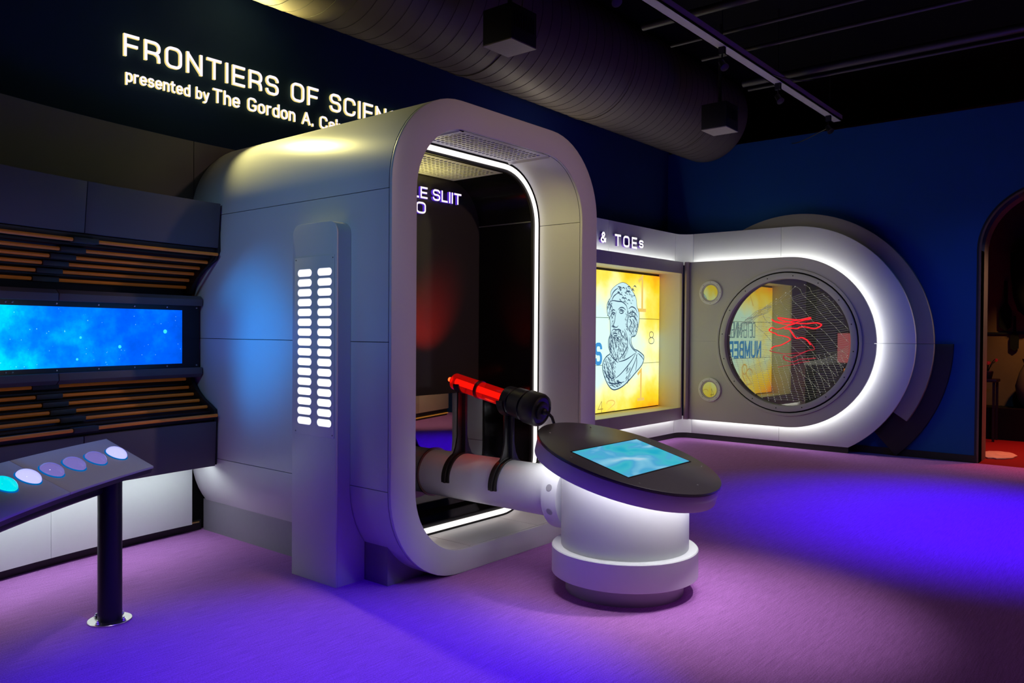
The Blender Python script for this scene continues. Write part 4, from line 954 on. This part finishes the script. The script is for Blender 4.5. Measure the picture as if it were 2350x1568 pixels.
q.tube([e_ - ld * .01, e_ + ld * .03, e_ + ld * .055 + Vector((.01, 0, -.02)), e_ + ld * .062 + Vector((.03, 0, -.07)), e_ + ld * .05 + Vector((.05, 0, -.16)), e_ + Vector((.05, .02, -.28)), e_ + Vector((.03, .10, -.36))], .010, 10); q.build('cable', BLACK, la)
q = G(); q.lathe(e_ - ld * .012, ld, [(0, .022), (.02, .022), (.03, .014)], 16); q.build('cable_gland', BLACK, la)
BR = mat('bracket_black', (.022, .021, .020), .4, .3)
for yb, name in ((3.755, 0), (3.335, 1)):
    q = G()
    zl = LA.z + (yb - LA.y) * (LB.z - LA.z) / (LB.y - LA.y)
    A = [radians(a) for a in range(-8, 189, 7)]
    for y0_, w_, ro in ((yb - .034, .024, .170), (yb - .010, .020, .178), (yb + .010, .024, .170)):
        q.ring([(PXc + ro * cos(a), y0_, PZc + ro * sin(a)) for a in A], [(PXc + .1585 * cos(a), y0_, PZc + .1585 * sin(a)) for a in A], (0, w_, 0), closed=False)
    q.build('saddle', BR, la, bevel=.002)
    zt_ = zl - (.056 if name == 0 else .092)
    prof = [(-.105, PZc + .135), (.105, PZc + .135), (.066, PZc + .205), (.048, PZc + .28), (.046, zt_), (-.046, zt_), (-.048, PZc + .28), (-.066, PZc + .205)]
    q = G(); q.prism([(PXc + a, yb - .007, b) for a, b in prof], (0, .014, 0)); q.box(PXc - .010, PXc + .010, yb - .04, yb + .04, PZc + .165, zt_ - .01); q.build('upright', BR, la, bevel=.002)
    A = [radians(a) for a in range(180, 361, 12)]
    rc = .0585 if name == 0 else .0965
    q = G(); q.ring([(4.02 + (rc + .010) * cos(a), yb - .025, zl + (rc + .010) * sin(a)) for a in A], [(4.02 + rc * cos(a), yb - .025, zl + rc * sin(a)) for a in A], (0, .05, 0), closed=False); q.build('cradle', BR, la)
    for dz in (.20, .30):
        q = G(); q.lathe((PXc - .010, yb + .025, PZc + dz), (-1, 0, 0), [(0, .007), (.004, .006), (.006, .002)], 8); q.build('bolt', SCREWM, la)
spot('laser_glow_lamp', (4.02, 3.86, 1.24), (4.24, 4.32, 1.60), 52, (1, .03, .01), 50, 1, .02)
point('laser_core_lamp', (3.99, 3.60, .96), .5, (1, .04, .01), .04)

# ================================================================== BUTTON DESK
CD = (4.93, -.48)
dk = thing('button_desk', (1.75, 4.0, 0), 'curved grey desk with lit dome buttons on a black pole, left foreground', 'desk')
def zd(R): return .752 + (R - 5.515) * .5
def da(name, prof, a0, a1, m, bevel=0, n=None):
    q = G(); q.arc(prof, a0, a1, n or max(3, int((a1 - a0) * 1.5)), CD); return q.build(name, m, dk, bevel=bevel)
DA0, DA1 = 120.85, 142.
DESK = mat('desk_top_grey', (.60, .57, .64), .42, noise=.03)
for a0, a1 in ((DA0, 128.2), (128.23, 135.5), (135.53, DA1)):
    da('top_panel', [(5.515, zd(5.515)), (5.797, zd(5.797)), (5.797, zd(5.797) - .012), (5.515, zd(5.515) - .012)], a0, a1, DESK, .001)
da('edge_band', [(5.520, zd(5.515) - .014), (5.795, zd(5.795) - .014), (5.795, zd(5.795) - .036), (5.528, zd(5.515) - .036)], DA0 + .04, DA1, mat('desk_edge_dark', (.055, .05, .055), .35))
da('under_board', [(5.545, zd(5.545) - .042), (5.78, zd(5.78) - .042), (5.78, zd(5.78) - .062), (5.56, zd(5.56) - .062)], DA0 + .5, DA1, BLACK)
def dpos(a, R, z): return Vector((CD[0] + R * cos(radians(a)), CD[1] + R * sin(radians(a)), z))
pb = Vector((1.835, 4.175, 0))
q = G(); q.cyl((pb.x, pb.y, .008), (pb.x, pb.y, zd(hypot(pb.x - CD[0], pb.y - CD[1])) - .062), .0575, 40); q.build('pole', POLE, dk)
q = G(); q.lathe(pb, (0, 0, 1), [(0, .105), (.007, .105), (.009, .103)], 48); q.build('foot_plate', STEEL, dk)
for k in range(4):
    a = radians(25 + 90 * k); c = pb + Vector((.083 * cos(a), .083 * sin(a), .009))
    q = G(); q.lathe(c, (0, 0, 1), [(0, .013), (.003, .013), (.004, .010), (.011, .010), (.013, .005), (.02, .005)], 6); q.build('anchor_bolt', SCREWM, dk)
pe = dpos(139.5, 5.62, 0)
q = G(); q.cyl((pe.x, pe.y, .008), (pe.x, pe.y, zd(5.62) - .063), .0575, 32); q.build('pole', POLE, dk)
q = G(); q.lathe((pe.x, pe.y, 0), (0, 0, 1), [(0, .105), (.008, .105)], 40); q.build('foot_plate', STEEL, dk)
aP = math.degrees(atan2(pb.y - CD[1], pb.x - CD[0]))
q = G(); q.tube([dpos(aP + .2 + (139.3 - aP) * k / 8, 5.62, .685) for k in range(9)], .030, 14); q.build('cross_rail', POLE, dk)
nrmd = Vector((0, 0, 1))
DOMC = {'cyan': ((.0, .80, .85), 1.1), 'bright': ((.42, .42, 1.0), 1.6), 'dim': ((.22, .18, .55), .9)}
DOME = bpy.data.materials.new('clear_dome'); DOME.use_nodes = True
pn = DOME.node_tree.nodes['Principled BSDF']; pn.inputs['Base Color'].default_value = (.9, .9, 1, 1); pn.inputs['Roughness'].default_value = .04; pn.inputs['Transmission Weight'].default_value = 1; pn.inputs['IOR'].default_value = 1.42
for k, kind in enumerate(('bright', 'dim', 'dim', 'dim', 'bright', 'cyan', 'dim', 'bright')):
    a = 121.94 + 1.758 * k; R = 5.664; c = dpos(a, R, zd(R) + .0005)
    er = Vector((cos(radians(a)), sin(radians(a)), 0)); tn = (er + Vector((0, 0, .5))).normalized(); nn = Vector((0, 0, 1)) - tn * tn.z; nn.normalize()
    q = G(); q.lathe(c, nn, [(0, .060), (.003, .060), (.004, .056)], 32); b_ = q.build('button', emat('button_ring_blue', (.0, .28, 1.0), .45), dk); b_['label'] = 'round dome button lit ' + {'cyan': 'cyan', 'bright': 'bright blue white', 'dim': 'dim violet'}[kind]
    m = emat('button_lamp_' + kind, *DOMC[kind])
    q = G(); q.lathe(c, nn, [(.0045, .046), (.006, .046), (.010, .030), (.012, .004)], 32); d_ = q.build('lamp_disc', m, None, base=ORG[dk.name]); d_.parent = b_; d_.location = (0, 0, 0)
    q = G(); q.lathe(c, nn, [(.0045, .055)] + [(.0045 + .034 * sin(radians(t)), .055 * cos(radians(t))) for t in range(10, 86, 8)] + [(.0385, .003)], 40); d_ = q.build('dome', DOME, None, base=ORG[dk.name]); d_.parent = b_; d_.location = (0, 0, 0)

# ================================================================== CEILING GEAR
du = thing('air_duct', (4.5, 5.12, 3.93), 'large round spiral duct running under the ceiling beside the title wall', 'duct')
DY, DZ, DR = 5.12, 4.53, .60
q = G(); q.lathe((-3.5, DY, DZ), (1, 0, 0), [(0, DR), (14.06, DR)], 64, False); q.build('duct_tube', DUCTM, du)
q = G()
for k in range(92):
    x = -3.4 + k * .15
    q.lathe((x, DY, DZ), (1, 0, 0), [(0, DR + .0005), (.002, DR + .0035), (.005, DR + .0035), (.007, DR + .0005)], 48, False)
q.build('spiral_seam', mat('duct_seam_dark', (.06, .055, .045), .6), du).__setitem__('kind', 'stuff')
for x in (3.2, 5.6, 7.6, 9.6):
    q = G(); q.lathe((x, DY, DZ), (1, 0, 0), [(0, DR + .004), (.001, DR + .009), (.03, DR + .009), (.031, DR + .004)], 48, False); q.build('joint_band', DUCTM, du)
bm_ = thing('ceiling_beam', (7.5, 3.28, 4.2), 'long grey steel strut hanging below the black ceiling', 'beam')
q = G(); q.box(2.5, 10.5, 3.24, 3.36, 4.2, 4.215); q.box(2.5, 10.5, 3.24, 3.255, 4.2, 4.27); q.box(2.5, 10.5, 3.345, 3.36, 4.2, 4.27); q.build('channel', mat('grey_steel_channel', (.55, .54, .46), .5, 0), bm_)
for x in (4.2, 7.1, 8.5, 10.2):
    q = G(); q.cyl((x, 3.30, 4.26), (x, 3.30, 5.0), .006, 8); q.build('hanger_rod', BLACK, bm_)
BOXM = mat('bounce_lit_plate', (.40, .36, .29), .6, noise=.1)  # paler than the case: bounce light from below put into the plate colour
for i, (x, y, lbl) in enumerate(((4.98, 4.15, 'square grey projector box hanging near the duct, nearer of two'), (8.52, 3.98, 'square grey projector box hanging near the blue corner, farther of two'))):
    b = thing('ceiling_box', (x, y, 3.8), lbl, 'projector', 'projector boxes under the ceiling')
    q = G(); q.box(x - .16, x + .16, y - .15, y + .15, 3.80, 4.08); q.build('case', BLACK, b, bevel=.006)
    q = G(); q.box(x - .16, x + .16, y - .15, y + .15, 3.790, 3.799); q.build('bottom_plate', BOXM, b)
    q = G()
    for k in range(9): q.box(x - .13 + k * .03, x - .12 + k * .03, y - .156, y - .151, 3.90, 4.02)
    q.build('vent_fin', BLACKM, b)
    q = G(); q.cyl((x, y, 4.08), (x, y, 5.0), .02, 10); q.build('drop_pole', BLACK, b)
for i, (x, y, lbl) in enumerate(((5.2, 3.30, 'nearest track spotlight on the ceiling strut'), (7.1, 3.30, 'middle track spotlight on the ceiling strut'), (8.5, 3.30, 'third track spotlight on the ceiling strut'), (10.15, 3.30, 'farthest track spotlight on the strut by the blue wall'))):
    t = thing('track_light', (x, y, 3.95), lbl, 'spotlight', 'track lights on the strut')
    q = G(); q.box(x - .02, x + .02, y - .03, y + .03, 4.13, 4.2); q.build('adapter', BLACK, t)
    q = G(); q.cyl((x, y, 4.04), (x, y, 4.13), .008, 8); q.build('stem', BLACK, t)
    dr = Vector((-.3, -.55, -.8)).normalized(); c = Vector((x, y, 4.05))
    q = G(); q.lathe(c - dr * .03, dr, [(0, .020), (.004, .028), (.06, .030), (.10, .042), (.102, .038)], 20); q.build('lamp_head', BLACK, t)
    q = G(); q.lathe(c + dr * .068, dr, [(0, .034), (.003, .034)], 16); q.build('lens', STEEL, t)
COND = mat('grey_conduit', (.08, .075, .07), .45, .6)
for i, (x, z, r, y0, y1, lbl) in enumerate(((4.6, 4.62, .018, .5, 4.4, 'thin conduit high on the left under the ceiling'), (4.7, 4.60, .014, .5, 4.4, 'thinner conduit beside the left ceiling conduit'),
        (7.0, 4.55, .040, 0, 4.1, 'thick grey pipe crossing above the strut'), (7.4, 4.45, .018, 0, 4.0, 'slim conduit crossing just past the thick pipe'), (7.9, 4.42, .020, -.5, 3.9, 'conduit crossing behind the middle track light'),
        (9.2, 4.50, .045, -1, 4.0, 'far dark pipe crossing near the blue wall'), (9.35, 4.46, .02, -1, 4.0, 'slim conduit alongside the far dark pipe'))):
    q = G(); q.cyl((x, y0, z), (x, y1, z), r, 12); tag(q.build('ceiling_conduit', COND), lbl, 'conduit', 'conduits under the ceiling')
for i, (p, lbl) in enumerate(((((8.1, 3.4, 4.3), (8.2, 3.15, 4.12), (8.5, 3.0, 4.15), (8.9, 3.05, 4.3)), 'loose thin cable looping under the ceiling by the strut'), (((10.15, 3.3, 4.05), (10.2, 3.5, 4.0), (10.4, 3.75, 3.96), (10.55, 3.9, 4.02)), 'cable drooping from the farthest track light to the wall'))):
    P = [Vector(a) for a in p]; pts = []
    for k in range(17):
        t_ = k / 16; pts.append(P[0] * (1 - t_) ** 3 + P[1] * 3 * t_ * (1 - t_) ** 2 + P[2] * 3 * t_ * t_ * (1 - t_) + P[3] * t_ ** 3)
    q = G(); q.tube(pts, .006, 6); tag(q.build('ceiling_cable', COND), lbl, 'cable')

# ================================================================== THINGS IN THE DIM ROOM
tb = thing('side_table', (13.0, 2.0, 0), 'small dark side table seen through the arched doorway', 'table')
q = G(); q.box(12.8, 13.14, 1.84, 2.12, .83, .87); q.build('table_top', BLACK, tb, bevel=.004)
for dx in (.02, .30):
    for dy in (.02, .24): q = G(); q.box(12.8 + dx, 12.83 + dx, 1.84 + dy, 1.87 + dy, 0, .83); q.build('leg', BLACK, tb)
fl = thing('flower_pot', (12.97, 1.97, .87), 'small potted plant with red flowers on the dark side table', 'plant')
q = G(); q.lathe((12.97, 1.97, .87), (0, 0, 1), [(0, .05), (.10, .07), (.11, .065)], 16); q.build('pot', BLACK, fl)
for k in range(9):
    a = k * 2.4; b = Vector((12.97, 1.97, .97)); t_ = b + Vector((.10 * cos(a), .10 * sin(a), .12 + .02 * (k % 4)))
    q = G(); q.tube([b, (b + t_) / 2 + Vector((0, 0, .03)), t_], .004, 5); q.build('stem', mat('dark_leaf', (.02, .035, .015), .7), fl)
    if k % 2 == 0:
        q = G(); q.lathe(t_, (0, 0, 1), [(-.02, .004), (0, .022), (.02, .018), (.03, .004)], 8); q.build('flower', mat('red_petal_with_glow', (.7, .03, .03), .6, em=(1, .05, .03), es=.05), fl)  # faint red glow added to the petal colour
q = G(); q.lathe((13.6, 1.52, .45), (0, 0, 1), [(0, .10), (.12, .17), (.30, .20), (.50, .15), (.62, .09), (.70, .12)], 24); tag(q.build('clay_jar', BROWN), 'large brown jar on the dark ledge beyond the doorway', 'jar')
q = G(); q.lathe((13.75, 1.56, 1.75), (0, 0, 1), [(0, .06), (.10, .16), (.30, .22), (.70, .26), (.95, .26)], 24); tag(q.build('hanging_basket', BLACKM), 'large dark basket shape hanging high beyond the doorway', 'basket')
for i, (y, z, s_, lbl) in enumerate(((1.90, 1.55, 1., 'broad dark paddle hung on the wall beyond the doorway'), (1.78, 1.25, .7, 'narrow dark paddle hung lower beyond the doorway'))):
    pr = [(y - .02 * s_, z + .75 * s_), (y + .02 * s_, z + .75 * s_), (y + .025 * s_, z + .42 * s_), (y + .08 * s_, z + .30 * s_), (y + .075 * s_, z + .06 * s_), (y, z), (y - .075 * s_, z + .06 * s_), (y - .08 * s_, z + .30 * s_), (y - .025 * s_, z + .42 * s_)]
    q = G(); q.prism(YZ(pr, 13.94), (.03, 0, 0)); tag(q.build('wall_paddle', BLACKM), lbl, 'paddle')
# low bench across the room that shows as a reflection in the dark pod panel
bn = thing('low_cabinet', (9.2, -1.6, 0), 'low cream panelled cabinet mirrored in the glass screen inside the pod', 'cabinet')
dv = Vector((1.19, -.32, 0)).normalized(); pv = Vector((-dv.y, dv.x, 0)); bc = Vector((9.25, -1.56, 0))
for k in (-1, 1):
    q = G(); q.obox(bc + Vector((0, 0, .52)) - pv * .17 + dv * k * .51, dv, pv, (0, 0, 1), .505, .15, .40); q.build('front_panel', mat('cream_panel', (.75, .62, .42), .5), bn, bevel=.004)
q = G(); q.obox(bc + Vector((0, 0, .06)) - pv * .19, dv, pv, (0, 0, 1), 1.0, .15, .06); q.build('toe_kick', BLACK, bn)
q = G(); q.obox(bc + Vector((0, 0, .04)) - pv * .03, dv, pv, (0, 0, 1), 1.0, .012, .008); q.build('edge_strip', emat('amber_strip', (1, .35, .05), 1.0), bn)
spot('cabinet_lamp', (8.6, .2, 3.6), (9.2, -1.4, .35), 520, (1, .70, .40), 44, .8, .05)
# glowing panels on the far side of the pod, mirrored in the round window
ss = thing('side_screen', (5.09, 4.82, .92), 'pink glowing screen on the far side of the pod, mirrored in the round window', 'screen')
q = G(); q.box(5.082, 5.10, 4.50, 5.14, .92, 1.53); q.build('screen_frame', BLACK, ss, bevel=.004)
q = G(); q.box(5.1005, 5.103, 4.53, 5.11, .95, 1.50); q.build('screen', emat('pink_screen', (.75, .16, .20), .75), ss)
am = thing('side_lamp', (5.09, 4.79, .37), 'small amber lamp box below the pink side screen, mirrored in the round window', 'lamp')
q = G(); q.box(5.083, 5.12, 4.57, 5.01, .37, .87); q.build('lamp_case', BLACK, am, bevel=.004)
q = G(); q.box(5.1205, 5.124, 4.60, 4.98, .40, .84); q.build('lamp_face', emat('amber_lamp', (1, .28, .03), 1.2), am)
